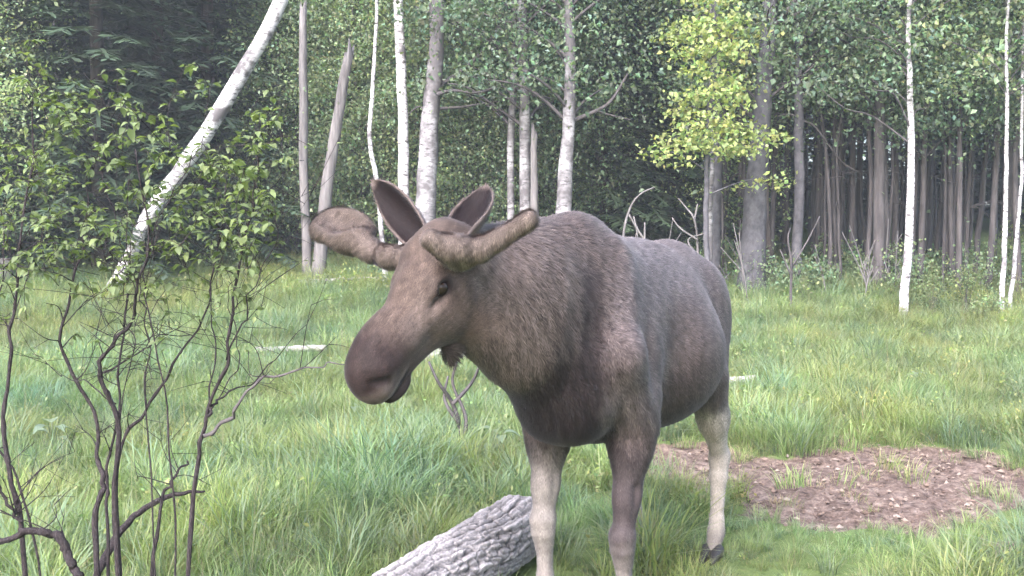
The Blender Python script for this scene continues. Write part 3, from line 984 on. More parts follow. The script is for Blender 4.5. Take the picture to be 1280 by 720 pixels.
px_tree('birch_tree', 'white birch leaning hard to the right behind the leafy shrub', [(163, 318), (190, 262), (245, 185), (300, 95), (352, 2)], 17.2, [16, 18, 19, 19, 18], 'birch', None, 9.5, seed=2)
px_tree('birch_tree', 'upright white birch just right of the leaning birch, hidden low by spruce', [(304, 300), (303, 150), (302, 2)], 24, [12, 11, 10], 'birch', CR_HI[0], 15, seed=3)
px_tree('dead_tree', 'upright bare grey dead trunk with snapped top beside the slanting one', [(384, 324), (381, 200), (380, 110), (379, 16)], 18.5, [12, 11, 11, 9], 'dead', seed=4, broken=True)
px_tree('dead_tree', 'slanting bare grey dead trunk with snapped top', [(399, 322), (408, 230), (422, 150), (437, 66)], 18.4, [17, 15, 14, 12], 'dead', seed=5, broken=True)
px_tree('birch_tree', 'very slender bowed white birch sapling left of the two tall birches', [(479, 318), (470, 225), (461, 168), (464, 110), (468, 30)], 18.5, [6.5, 6, 5.5, 5, 4], 'birch', None, 8, seed=6)
px_tree('birch_tree', 'slim bright white birch with dark flecks beside the thick twin-topped birch', [(504, 318), (506, 230), (507, 130), (501, 2)], 18.5, [14, 14, 13, 12], 'birch', CR_HI[1], 14, seed=7)
px_tree('birch_tree', 'thick grey-white birch forking near its top with bare limbs to the right', [(532, 318), (535, 240), (541, 150), (549, 70), (552, 2)], 18.2, [28, 25, 22, 19, 17], 'birchgrey', CR_HI[0], 15, seed=8,
        limbs=[([(541, 120, 0), (565, 113, -.1), (595, 116, -.2), (622, 108, -.3)], 7, 3), ([(540, 136, 0), (575, 134, .2), (600, 130, .3), (632, 126, .4)], 6, 2), ([(537, 150, 0), (525, 133, .2), (508, 145, .3)], 4, 2),
               ([(544, 110, 0), (575, 90, .3), (605, 62, .5), (630, 20, .6)], 8, 5), ([(543, 95, 0), (541, 50, .1), (539, 0, .2), (537, -60, .2)], 11, 7)])
px_tree('birch_tree', 'grey birch with rough flecked bark beside the jagged snag', [(656, 322), (657, 200), (656, 100), (653, 2)], 18.4, [15, 14, 13, 12], 'birchgrey', CR_MID[1], 14, seed=9,
        limbs=[([(657, 118, 0), (685, 122, .1), (705, 126, .2)], 4, 2), ([(655, 30, 0), (640, 32, 0), (630, 38, 0)], 3, 2)])
px_tree('birch_tree', 'thinner grey birch standing close left of the rough flecked birch', [(640, 322), (639, 200), (643, 100), (642, 2)], 18.7, [9, 9, 9, 8], 'birchgrey', CR_MID[3], 14, seed=10)
px_tree('snag', 'short jagged dead snag right of the rough flecked birch', [(666, 322), (666, 250), (668, 168)], 18.2, [11, 10, 8], 'dead', seed=11, broken=True)
px_tree('birch_tree', 'grey birch leaning slightly with a long limb reaching right', [(704, 322), (706, 250), (711, 170), (714, 90), (711, 20), (710, -10)], 17.5, [22, 20, 16, 14, 12, 11], 'birchgrey', CR_MID[1], 13, seed=12,
        limbs=[([(713, 152, 0), (735, 143, .1), (762, 128, .2), (785, 92, .3)], 9, 4), ([(745, 138, .1), (760, 143, .2), (790, 150, .3)], 4, 2)])
px_tree('aspen_tree', 'slim grey aspen rising through the yellow-green leaves', [(890, 322), (891, 200), (890, 100), (890, 2)], 18.5, [16, 16, 15, 14], 'aspen', CR_HI[2], 14, seed=13)
px_tree('birch_tree', 'thin pale birch stem close beside the slim grey aspen', [(886, 318), (887, 250), (889, 190), (888, 120)], 18.0, [6, 6, 5, 4], 'birchgrey', None, 6.5, seed=14)
px_tree('aspen_tree', 'stoutest grey aspen trunk right of the yellow-green young tree', [(942, 338), (946, 250), (954, 130), (962, 2)], 18, [34, 28, 22, 18], 'aspen', CR_MID[3], 15, seed=15)
px_tree('dead_tree', 'dark thin dead stem against the stoutest aspen', [(961, 335), (960, 280), (958, 200)], 18.6, [9, 8, 6], 'spruce', seed=16, broken=True)
px_tree('aspen_tree', 'straight mid-grey aspen with a drooping bare limb, right of the stoutest one', [(998, 334), (999, 250), (1000, 170), (999, 90), (998, 2)], 18.4, [13, 13, 12, 11, 9], 'aspen', CR_MID[0], 13, seed=17,
        limbs=[([(999, 110, 0), (985, 103, 0), (970, 107, .1)], 5, 2), ([(1001, 150, 0), (1020, 160, .1), (1050, 200, .2), (1072, 215, .2)], 5, 2), ([(998, 145, 0), (980, 143, .1), (968, 148, .1)], 4, 2)])
px_tree('birch_tree', 'slender white birch standing alone forward of the thin trunks', [(1129, 369), (1134, 290), (1138, 180), (1136, 100), (1136, 36)], 16.6, [11, 10, 8.5, 7, 6], 'birch', CR_MID[1], 9.5, seed=18)
px_tree('aspen_tree', 'grey aspen trunk in the pair left of the lone white birch', [(1097, 342), (1097, 250), (1099, 150), (1097, 60)], 18.3, [15, 14, 12, 10], 'thin', CR_MID[2], 12, seed=19)
px_tree('aspen_tree', 'slimmer grey aspen trunk in the pair left of the lone white birch', [(1110, 342), (1108, 250), (1104, 150), (1103, 60)], 18.6, [9, 9, 8, 7], 'thin', CR_MID[0], 11, seed=20)
px_tree('birch_tree', 'thin white birch at the right end of the wood, thicker of the two', [(1254, 372), (1257, 290), (1260, 210), (1260, 120), (1261, 40)], 16.5, [6.5, 6, 5, 4.5, 4], 'birch', CR_MID[0], 9.5, seed=21)
px_tree('birch_tree', 'thinnest white birch at the right end of the wood', [(1263, 368), (1268, 310), (1273, 230), (1276, 130)], 17, [5, 5, 4, 3.5], 'birch', None, 8, seed=22)

# ---- yellow-green young tree: horizontal leafy tiers
def lime_tree():
    D = 16.8
    base = PX(884, 330, D); base[2] = float(ZG(base[0], base[1]))
    root = thing('young_tree', 'young tree with bright yellow-green leaves in spreading tiers', 'tree', tuple(base))
    g = np.random.default_rng(33)
    stem = trunk_path(np.array([PX(884, 335, D), PX(882, 260, D), PX(884, 180, D), PX(888, 90, D), PX(893, 0, D), PX(896, -70, D)]) - base, 33, .02)
    stem[0][2] = -.05
    tips = [(812, 190, -.3), (830, 178, .2), (852, 182, -.4), (872, 172, -.2), (846, 140, .3), (858, 122, -.2), (832, 48, .2), (845, 66, 0), (866, 88, -.4), (900, 150, -.5), (918, 165, -.4), (938, 160, .1),
            (962, 168, .2), (950, 186, -.2), (975, 170, .4), (925, 130, -.3), (940, 108, .3), (908, 95, -.4), (930, 70, -.1), (880, 40, -.4), (905, 30, -.2), (925, 28, .3), (945, 42, .4), (862, 30, .2), (900, 5, -.2), (930, -10, 0), (870, -5, 0), (984, 225, .3), (842, 40, .2),
            (890, 62, -.6), (878, 120, -.5), (915, 112, -.5), (894, 182, -.6), (935, 190, -.3), (858, 160, -.5), (912, 60, -.5)]
    parts = [tube(stem, np.linspace(.05, .012, len(stem)), 8, True)]
    C = []
    for (x, y, dd) in tips:
        t = PX(x, y, D + dd) - base
        i = int(np.abs(stem[:, 2] - (t[2] - .25 * abs(t[0]) + .05)).argmin()); s = stem[i]
        B = smooth_path([s, s + (t - s) * .5 + np.array((0, 0, .12)), t], 4)
        parts.append(tube(B, np.linspace(.014, .004, len(B)), 4, False))
        m = 92
        u = g.uniform(.35, 1.05, m)[:, None]
        C.append(s + (t - s) * u + g.normal(size=(m, 3)) * np.array((.17, .22, .07)) + np.array((0, 0, .06)) * (1 - u))
    V, F = join(parts)
    new_obj('trunk', mesh_np('trunk', V, F, BARK['aspen']), root)
    V, F, c = leaves(np.vstack(C), .085, g, .25, .85, .2)
    o = new_obj('crown', mesh_np('crown_lime', V, F, LEAF['lime'], False, col=c), root); o['kind'] = 'stuff'
lime_tree()

# ---- labels of the many copies: which known trees they stand between
MARKS = [(235, 'leaning birch'), (381, 'upright dead trunk'), (415, 'slanting dead trunk'), (465, 'bowed sapling'), (506, 'slim white birch'), (540, 'thick forked birch'), (641, 'thin grey birch'),
         (656, 'rough flecked birch'), (709, 'long-limbed birch'), (890, 'slim grey aspen'), (950, 'stoutest aspen'), (999, 'mid-grey aspen'), (1103, 'pair of grey aspens'), (1134, 'lone white birch'), (1262, 'end birches')]
def between(px):
    lo = [m for m in MARKS if m[0] <= px]; hi = [m for m in MARKS if m[0] > px]
    if not lo: return 'beyond the shrubs and outside the %s' % hi[0][1]
    if not hi: return 'outside the %s' % lo[-1][1]
    return 'between the %s and the %s' % (lo[-1][1], hi[0][1])

# ---- spruces
def spruce_mesh(seed, H, z0, L0):
    g = np.random.default_rng(seed)
    stem = np.stack([np.zeros(9), np.zeros(9), np.linspace(-.3, H, 9)], 1); stem[1:-1, :2] += g.normal(size=(7, 2)) * .03
    tv, tf = tube(stem, np.linspace(.17, .015, 9), 9, True, seed, .05)
    tm = mesh_np('spruce_trunk', tv, tf, BARK['spruce'])
    Vs, Cs = [], []
    z = z0
    while z < H - .15:
        t = (z - z0) / (H - z0)
        L = L0 * (1 - t) ** .8 * g.uniform(.85, 1.1) + .12
        nb = g.integers(6, 9)
        for a in np.linspace(0, 2 * np.pi, nb, endpoint=False) + g.uniform(0, 6.3):
            l = L * g.uniform(.7, 1.15); dirh = np.array((math.cos(a), math.sin(a), 0)); sdv = np.array((-dirh[1], dirh[0], 0))
            m = max(4, int(l / .085))
            s = np.linspace(.12, 1, m)
            zz = z + g.normal() * .05 + l * (.18 * s - .55 * s ** 2 + .18 * s ** 3)
            pc = dirh[None] * (s * l)[:, None]; pc[:, 2] = zz
            tl = (.10 + .34 * np.sin(np.pi * np.clip(s * .85 + .12, 0, 1))) * min(1, l)
            tone = g.uniform(.65, 1.25)
            for sg in (-1, 1):
                d = (dirh * .75 + sdv * sg)[None] * np.ones((m, 1)) + g.normal(size=(m, 3)) * .18; d[:, 2] -= .35
                d /= np.linalg.norm(d, axis=1, keepdims=True)
                w = np.cross(d, np.array((0, 0, 1.0))); w /= np.linalg.norm(w, axis=1, keepdims=True); w = w * .032 + g.normal(size=(m, 3)) * .008
                q = np.stack([pc - w * .7, pc + d * tl[:, None] * .6 - w * 1.1, pc + d * tl[:, None], pc + d * tl[:, None] * .55 + w * 1.1], 1)
                Vs.append(q.reshape(-1, 3)); Cs.append(np.full(m * 4, tone) * np.repeat(g.uniform(.8, 1.25, m), 4))
            # the branch spine with its own needles
            q = np.stack([pc[:-1] - sdv * .03, pc[1:] - sdv * .03, pc[1:] + sdv * .03, pc[:-1] + sdv * .03], 1)
            q[:, :, 2] += .012
            Vs.append(q.reshape(-1, 3)); Cs.append(np.full((m - 1) * 4, tone * .8))
        z += g.uniform(.22, .34)
    V = np.vstack(Vs); c = np.concatenate(Cs)[:, None] * np.ones(3)
    return tm, mesh_np('spruce_crown', V, np.arange(len(V)).reshape(-1, 4), LEAF['spruce'], False, col=c)
SPR = [spruce_mesh(81, 13, .6, 2.3), spruce_mesh(82, 11.5, .4, 2.1), spruce_mesh(83, 14, 3.4, 2.0)]
def add_pair(name, label, cat, group, tm, cm, loc, rz, s, crown_kind='stuff'):
    r = thing(name, label, cat, loc, rz, group); r.scale = (s, s, s)
    new_obj('trunk', tm, r)
    if cm is not None:
        c = new_obj('crown', cm, r); c['kind'] = crown_kind
    return r
g = np.random.default_rng(91)
# the dark ones that show plainly behind the shrub and behind the moose
SPL = 'dark green spruce showing plainly behind the leafy shrub and the leaning birch'
for (px, D, k, s) in ((-60, 19, 0, .9), (55, 19.2, 1, 1.0), (125, 18.4, 0, 1.0), (200, 19.4, 1, .95), (262, 19.8, 0, 1.0), (330, 22, 1, 1.0)):
    x = (px - 640) / F_PX * D
    add_pair('spruce_tree', 'dark spruce showing plainly ' + between(px), 'tree', 'spruces on the left edge of the wood', *SPR[k], (x, D, float(ZG(x, D))), g.uniform(0, 6.3), s)
SPC = 'dark spruce filling the shade between the birches behind the moose'
for (px, D, k, s) in ((355, 25, 0, .95), (430, 24, 1, .9), (490, 25.5, 0, .9), (566, 21.2, 1, .62), (602, 21.6, 0, .58), (690, 24.5, 1, .9), (752, 21, 0, .85), (795, 21.6, 1, .95), (842, 22, 0, .9), (900, 26, 1, .9)):
    x = (px - 640) / F_PX * D
    add_pair('spruce_tree', 'dark spruce in the shade ' + between(px), 'tree', 'spruces behind the birches', *SPR[k], (x, D, float(ZG(x, D))), g.uniform(0, 6.3), s)
SPD = 'dark spruce deep in the wood behind the front row of trees'
for D0, px0, px1, n in ((29, -150, 1430, 22), (34, -150, 1430, 22), (40, -180, 1460, 20), (47, -180, 1460, 26)):
    for q in range(n):
        px = px0 + (px1 - px0) * (q + g.uniform(.15, .85)) / n; D = D0 + g.uniform(-1.5, 1.5)
        x = (px - 640) / F_PX * D
        k = 2 if px > 930 and D0 < 33 else int(g.integers(0, 3))
        add_pair('spruce_tree', SPD, 'tree', 'spruces deep in the wood', *SPR[k], (x, D, float(ZG(x, D))), g.uniform(0, 6.3), g.uniform(.95, 1.25))

# ---- leafy young trees under and between the trunks
def stem_for(seed, H, cc, r0=.05, bark='thin'):
    g = np.random.default_rng(seed)
    P = trunk_path(np.array([(0, 0, -.1), (g.normal() * .06, g.normal() * .06, H * .35), (g.normal() * .12, g.normal() * .12, H * .7), (g.normal() * .1, g.normal() * .1, H)]), seed, .02)
    rad = np.linspace(r0, .01, len(P))
    V, F = join([tube(P, rad, 8, True, seed, .05)] + limb_set(P, rad, cc[::4], g))
    return mesh_np('leafy_trunk', V, F, BARK[bark])
ST_LOW = [stem_for(101 + k, 7.0, CR_LOW[k][1], .05) for k in range(4)]
ST_MID = [stem_for(111 + k, 10.0, CR_MID[k][1], .075) for k in range(4)]
LY = 'leafy young tree with pale green foliage between the birch trunks behind the moose'
for q, (px, D, k, s) in enumerate(((352, 22, 0, .9), (415, 22.5, 1, .85), (455, 21.5, 2, .9), (520, 22.5, 3, .9), (575, 21.5, 0, .95), (600, 22.5, 1, .75), (622, 22, 2, 1.0), (682, 22, 3, .9), (700, 23, 2, 1.0), (400, 20.8, 3, .7), (487, 20.6, 1, .75), (590, 20.4, 3, .8), (674, 20.8, 1, .75), (430, 23.5, 0, 1.1), (545, 23.8, 2, 1.1), (640, 24, 3, 1.1), (350, 20.0, 1, .7), (448, 20.2, 0, .85), (475, 20.4, 2, .7), (577, 20.2, 2, .8), (612, 20.6, 0, .85), (525, 20.3, 1, .85), (688, 20.3, 0, .85), (640, 20.6, 2, .8), (735, 21.2, 1, .85), (372, 20.4, 3, .85), (425, 20.6, 1, .9), (905, 21, 3, .9))):
    x = (px - 640) / F_PX * D
    add_pair('leafy_tree', ('short', 'mid-sized', 'tall')[(s > .78) + (s > .92)] + ' leafy young tree ' + between(px), 'tree', 'leafy young trees between the birches', ST_LOW[k], CR_LOW[k][0], (x, D, float(ZG(x, D))), g.uniform(0, 6.3), s)
LR = 'leafy aspen with dense blue-green crown above the thin bare trunks'
for q, (px, D, k, s) in enumerate(((800, 21.5, 0, .95), (850, 22, 1, .95), (920, 22, 2, .95), (980, 21.5, 3, 1.0), (1030, 20.5, 1, .95), (1065, 20, 0, .9), (1120, 19.5, 3, .9), (1150, 18.8, 1, .85), (1185, 19.5, 0, .9), (1200, 18.2, 3, .82), (1235, 18.5, 1, .85), (1275, 18.2, 2, .85), (1300, 19.5, 3, .9), (1075, 22, 2, 1.0), (1160, 22, 1, 1.0), (1240, 22, 0, 1.05), (1330, 18, 1, .9))):
    x = (px - 640) / F_PX * D
    add_pair('leafy_tree', ('short', 'mid-sized', 'tall')[(s > .87) + (s > .97)] + ' leafy aspen ' + between(px), 'tree', 'leafy aspens in the right half of the wood', ST_MID[k], CR_MID[k][0], (x, D, float(ZG(x, D))), g.uniform(0, 6.3), s)
LL = 'leafy tree with mottled green foliage left of the dead trunks, among the spruces'
for q, (px, D, k, s) in enumerate(((-30, 17.5, 0, .85), (15, 18.5, 1, .8), (345, 20.8, 2, .8))):
    x = (px - 640) / F_PX * D
    add_pair('leafy_tree', 'mottled leafy tree %s, %s' % (between(px), ('lowest', 'mid-sized', 'tallest')[q % 3]) if q < 3 else 'mottled leafy tree ' + between(px), 'tree', 'leafy trees at the left end of the wood', ST_LOW[k], CR_LOW[k][0], (x, D, float(ZG(x, D))), g.uniform(0, 6.3), s)

# ---- thin bare trunks in the dark right half
def thin_mesh(seed, H, r0):
    g = np.random.default_rng(seed)
    P = trunk_path(np.array([(0, 0, -.1), (g.normal() * .10, g.normal() * .1, H * .3), (g.normal() * .2, g.normal() * .2, H * .65), (g.normal() * .25, g.normal() * .25, H)]), seed, .04)
    rad = np.linspace(r0, r0 * .4, len(P))
    parts = [tube(P, rad, 7, True, seed, .06)]
    for q in range(7):
        i = g.integers(3, len(P) - 2); a = g.uniform(0, 6.3); l = g.uniform(.3, 1.1)
        d = np.array((math.cos(a), math.sin(a), g.uniform(-.4, .3)))
        B = smooth_path([P[i], P[i] + d * l * .5 + np.array((0, 0, .05)), P[i] + d * l + np.array((0, 0, -.12))], 3)
        parts.append(tube(B, np.linspace(.011, .004, len(B)), 4, False))
    V, F = join(parts)
    return mesh_np('thin_trunk', V, F, BARK['thin'])
THIN = [thin_mesh(130 + k, 8.5, r) for k, r in enumerate((.045, .055, .035, .065, .04, .03))]
SCQ = lambda: g.uniform(.7, 1.15)
TL = 'thin bare grey trunk among many in the dark right part of the wood'
for q in range(74):
    px = 1012 + 262 * (q + g.uniform(.1, .9)) / 74 if q < 58 else g.uniform(900, 1010); D = g.uniform(18.6, 25)
    if abs(px - 1131) < 9 and D < 19.5: D += 2
    x = (px - 640) / F_PX * D
    sc_ = SCQ(); r = thing('thin_tree', ('very thin', 'thin', 'stouter thin')[(sc_ > .85) + (sc_ > 1.0)] + ' bare trunk ' + between(px), 'tree', (x, D, float(ZG(x, D))), g.uniform(0, 6.3), 'thin trunks in the right part of the wood')
    r.rotation_euler = (g.normal() * .03, g.normal() * .03, g.uniform(0, 6.3)); r.scale = (sc_, sc_, 1)
    new_obj('trunk', THIN[q % 6], r)
TM = 'thin bare grey trunk in the shade between the spruces in the left and middle wood'
for q in range(26):
    px = g.uniform(60, 900); D = g.uniform(20.5, 25)
    x = (px - 640) / F_PX * D
    sc_ = SCQ(); r = thing('thin_tree', ('very thin', 'thin', 'stouter thin')[(sc_ > .85) + (sc_ > 1.0)] + ' bare trunk ' + between(px), 'tree', (x, D, float(ZG(x, D))), g.uniform(0, 6.3), 'thin trunks in the left and middle wood')
    r.rotation_euler = (g.normal() * .04, g.normal() * .04, g.uniform(0, 6.3)); r.scale = (sc_, sc_, 1)
    new_obj('trunk', THIN[q % 6], r)
print('trees', round(time.time() - T0, 1))
# ================================================================== SHRUB IN FRONT, LEFT
def leaf_piece(seed):
    """One pointed oval leaf, 4.8 cm, folded along the midrib, hanging from a short stalk at the origin along +X."""
    g = np.random.default_rng(seed)
    t = np.linspace(0, 1, 6)
    w = np.array((.05, .62, 1.0, .85, .45, .02)) * .0150 * g.uniform(.85, 1.15)
    x = .006 + t * .048; z = -.012 * t ** 2 * g.uniform(.5, 2.0)
    mid = np.stack([x, np.zeros(6), z], 1)
    l = np.stack([x, w, z + w * .35], 1); r = np.stack([x, -w, z + w * .35], 1)
    V = np.vstack([mid, l, r, [[0, 0, .0]]])
    Q = np.vstack([[(i, i + 1, 6 + i + 1, 6 + i), (i + 1, i, 12 + i, 12 + i + 1)] for i in range(5)])
    T = np.array([(18, 0, 6), (18, 12, 0)])
    return V, Q, T
LEAFP = [leaf_piece(k) for k in range(3)]
LEAFM = [mesh_np('leaf', V, [Q, T], LEAF['shrub'], True, col=np.ones((len(V), 3)) * c) for (V, Q, T), c in zip(LEAFP, (.85, 1.0, 1.15))]
for m in LEAFM: pass

def rot_basis(d, roll):
    d = d / np.linalg.norm(d)
    s = np.cross((0, 0, 1.0), d); s /= np.linalg.norm(s) + 1e-9
    u = np.cross(d, s)
    c, sn = math.cos(roll), math.sin(roll)
    return np.stack([d, c * s + sn * u, -sn * s + c * u], 1)

def shrub(name, label, stems, D0, leafzone, nleaf, seed, group=None, bark='twig', leafscale=1.0, singles=180, pale=()):
    g = np.random.default_rng(seed)
    P0 = PX(stems[0][0][0][0], 722, D0); base = np.array((P0[0], D0, 0.0)); base[2] = float(ZG(base[0], base[1])) - .01
    root = thing(name, label, 'shrub', tuple(base), 0, group)
    paths = []
    for (pts, dd0, dd1, w0, w1) in stems:
        P = np.array([PX(x, y, D0 + dd0 + (dd1 - dd0) * k / (len(pts) - 1)) for k, (x, y) in enumerate(pts)])
        if pts[0][1] > 700:
            P[0][2] = float(ZG(P[0][0], P[0][1])) - .03
        S = smooth_path(P, 8)
        kn = g.normal(size=(len(P) * 3, 3)) * .007; kn[0] *= 0
        S += np.stack([np.interp(np.linspace(0, 1, len(S)), np.linspace(0, 1, len(kn)), kn[:, c_]) for c_ in range(3)], 1)
        r = .58 * np.linspace(w0, w1, len(S)) * D0 / F_PX * .5
        paths.append((S - base, r))
        r = r * (1 + .22 * np.clip(g.normal(size=len(r)), -1, 2) ** 2 * .5)
        V, F = tube(S - base, r, 8, True, seed, .16)
        o = new_obj('stem', mesh_np('stem', V, F, BARK['thin' if (len(paths) - 1) in pale else bark]), root)
    # twigs with leaves
    tw, lf = [], []
    for S_, r_ in list(paths):                    # bare side twigs low down
        for q in range(5):
            i = int(g.uniform(.25, .85) * (len(S_) - 1)); a = S_[i]; az = g.uniform(0, 6.28); l = g.uniform(.08, .32)
            d = np.array((math.cos(az), math.sin(az) * .7, g.uniform(.2, 1.3))); d /= np.linalg.norm(d)
            B = smooth_path([a, a + d * l * .5 + g.normal(size=3) * .02, a + d * l + g.normal(size=3) * .03], 4)
            tw.append(tube(B, np.linspace(min(r_[i] * .5, .003), .0009, len(B)), 5, True))
            for k in range(2):
                p = B[int(g.integers(2, len(B)))]; d2 = d + g.normal(size=3) * .6
                B2 = smooth_path([p, p + d2 * l * .25, p + d2 * l * .5 + g.normal(size=3) * .01], 3)
                tw.append(tube(B2, np.linspace(.0014, .0007, len(B2)), 4, True))
                if a[2] > .75 and g.random() < .65:
                    for e in range(2): lf.append((B2[-1 - e], d2 + np.array((0, 0, -.4)) + g.normal(size=3) * .5, g.normal() * .4, g.uniform(.3, .7)))
    allp = np.vstack([S for S, r in paths]); allr = np.concatenate([r for S, r in paths])
    zone = [(np.array(c), np.array(s), wt) for c, s, wt in leafzone]
    wts = np.array([z[2] for z in zone]); wts = wts / wts.sum()
    per = 7
    for q in range(nleaf // per):
        c, s, _ = zone[g.choice(len(zone), p=wts)]
        px = c[0] + g.normal() * .62 * s[0]; py = c[1] + g.normal() * .62 * s[1]
        t = PX(px, py, D0 + g.normal() * .28) - base
        dd = np.linalg.norm(allp - t, axis=1) + .6 * np.clip(allp[:, 2] - t[2] + .05, 0, None) + g.random(len(allp)) * .06
        i = int(dd.argmin()); a = allp[i]
        if np.linalg.norm(t - a) > .75: continue
        B = smooth_path([a, a + (t - a) * .45 + np.array((0, 0, .03)) + g.normal(size=3) * .015, t], 4)
        tw.append(tube(B, np.linspace(min(allr[i] * .6, .0028), .0011, len(B)), 5, True))
        allp = np.vstack([allp, B[3:]]); allr = np.concatenate([allr, np.full(len(B) - 3, .002)])
        dirb = t - a; dirb /= np.linalg.norm(dirb)
        for k in range(g.integers(per - 2, per + 3)):
            u = g.uniform(.35, 1.0); p = B[min(int(u * (len(B) - 1)), len(B) - 1)]
            az = g.uniform(0, 6.28)
            d = dirb * .5 + np.array((math.cos(az), math.sin(az), 0)) * .9 + np.array((0, 0, g.uniform(-.75, .1)))
            lf.append((p + g.normal(size=3) * .003, d, g.normal() * .35, g.uniform(.35, .9) * leafscale))
    V, F = join(tw)
    new_obj('twig', mesh_np('twig', V, F, BARK[bark]), root, kind='stuff')
    lf.sort(key=lambda a: a[0][1])                # the nearest ones to the front are pieces of their own
    for p, d, roll, s in lf[:singles]:
        o = bpy.data.objects.new('leaf', LEAFM[int(g.integers(3))]); COL.objects.link(o); o.parent = root
        Mx = Matrix.Identity(4); Rb = rot_basis(d, roll) * s
        for a_ in range(3):
            for b_i in range(3): Mx[a_][b_i] = Rb[a_, b_i]
            Mx[a_][3] = p[a_]
        o.matrix_local = Mx
    parts, cols = [], []
    for p, d, roll, s in lf[singles:]:
        V, Q, T = LEAFP[int(g.integers(3))]
        parts.append((V @ (rot_basis(d, roll) * s).T + p, [Q, T])); cols.append(np.full((len(V), 3), g.uniform(.7, 1.25)))
    if parts:
        V, F = join(parts)
        new_obj('foliage', mesh_np('foliage', V, F, LEAF['shrub'], True, col=np.vstack(cols)), root, kind='stuff')
    print(name, len(lf))
    return root

shrub('leafy_shrub', 'leafy shrub with a bundle of dark stems in front of the leaning birch',
      [([(121, 728), (122, 640), (128, 600), (120, 570), (123, 525), (80, 445), (86, 370), (104, 300), (110, 230)], 0, .15, 13, 2.5),
       ([(151, 728), (145, 605), (145, 510), (125, 465), (136, 432), (165, 392), (173, 355), (185, 280), (170, 190)], -.05, -.25, 12, 2.5),
       ([(133, 728), (136, 650), (134, 590), (147, 520), (150, 440), (160, 360), (140, 270), (120, 180)], .1, .35, 8, 2),
       ([(156, 728), (147, 590), (185, 510), (220, 455), (258, 388), (270, 320), (285, 230)], .05, .2, 8, 2),
       ([(197, 728), (185, 560), (185, 410), (170, 355), (158, 290), (165, 210)], -.15, -.1, 3.5, 1.6),
       ([(217, 728), (210, 535), (187, 395), (178, 340), (205, 260), (240, 190)], -.2, -.2, 4, 1.6),
       ([(187, 728), (200, 640), (218, 600), (236, 573)], .15, .3, 9, 4),
       ([(125, 467), (180, 440), (205, 420), (250, 425)], .0, .2, 4, 1.5),
       ([(145, 505), (110, 480), (78, 470), (40, 440)], .0, .1, 3, 1.2),
       ([(145, 600), (152, 500), (170, 430), (150, 395), (132, 372)], -.1, 0, 3, 1.2)],
      4.05, [((240, 255), (85, 70), 3.0), ((130, 240), (110, 95), 2.8), ((200, 165), (120, 50), 1.0), ((180, 340), (130, 80), 2.0), ((150, 335), (45, 40), 1.3), ((235, 95), (40, 25), .15), ((110, 120), (70, 50), .5)], 1750, 41, singles=300)
shrub('leafy_shrub', 'leafy shrub on one slim dark stem with a pale bare branch pointing at the moose',
      [([(222, 728), (245, 600), (257, 525), (281, 455), (290, 390), (300, 320), (318, 250), (325, 180)], 0, .1, 11, 2.2),
       ([(255, 545), (290, 520), (315, 482), (360, 466), (400, 457), (428, 455)], .0, -.1, 8, 2.2),
       ([(258, 522), (272, 500), (300, 488), (340, 452), (384, 405)], .0, .3, 6, 1.2),
       ([(262, 505), (268, 430), (262, 370), (285, 310)], .05, .3, 4, 1.2),
       ([(283, 450), (302, 400), (312, 370), (345, 300), (340, 250)], .0, -.2, 4, 1.2),
       ([(256, 530), (290, 470), (300, 430), (285, 380), (296, 340)], .1, .2, 3, 1.2)],
      4.0, [((310, 250), (45, 60), 3.0), ((270, 320), (70, 30), 1.0), ((325, 170), (30, 45), .7), ((330, 350), (45, 60), .5)], 560, 42, singles=200, pale=(1,))
shrub('leafy_shrub', 'leafy shrub with a crooked dark root at the outer side of the bundle-stemmed shrub',
      [([(46, 728), (20, 630), (9, 560), (10, 460), (17, 390), (22, 320), (40, 210), (38, 120)], 0, .1, 12, 2.2),
       ([(-6, 600), (12, 632), (28, 655)], 0.0, 0.0, 6, 7),
       ([(-8, 678), (20, 672), (45, 662), (72, 670), (88, 700), (97, 728)], -.1, -.1, 12, 19),
       ([(60, 728), (36, 640), (-10, 540), (-20, 430), (5, 330), (-5, 220)], .1, .2, 6, 2)],
      4.1, [((35, 110), (45, 40), 1.4), ((40, 210), (50, 55), 2.2), ((60, 310), (70, 60), 1.6), ((10, 340), (40, 60), .8)], 680, 43, singles=220)

# ---- sticks and logs
def stick(name, label, cat, pts, w, bark, seed, group=None, nseg=8, sink=None):
    P = np.array([PX(*p) for p in pts])
    base = P[0].copy()
    S = smooth_path(P, 6); g = np.random.default_rng(seed); S += g.normal(size=S.shape) * .002
    V, F = tube(S - base, np.interp(np.linspace(0, 1, len(S)), np.linspace(0, 1, len(w)), w) * .5, nseg, True, seed, .10)
    o = new_obj(name, mesh_np(name, V, F, BARK[bark]), None, label, cat, group); o.location = tuple(base)
    return o
stick('fallen_stick', 'dark broken stick leaning between the shrub stems', 'stick', [(112, 742, 4.2), (135, 690, 4.35), (160, 653, 4.45), (188, 631, 4.5), (218, 618, 4.5), (256, 614, 4.45)], (.034, .032, .030, .026, .022, .009), 'twig', 51)

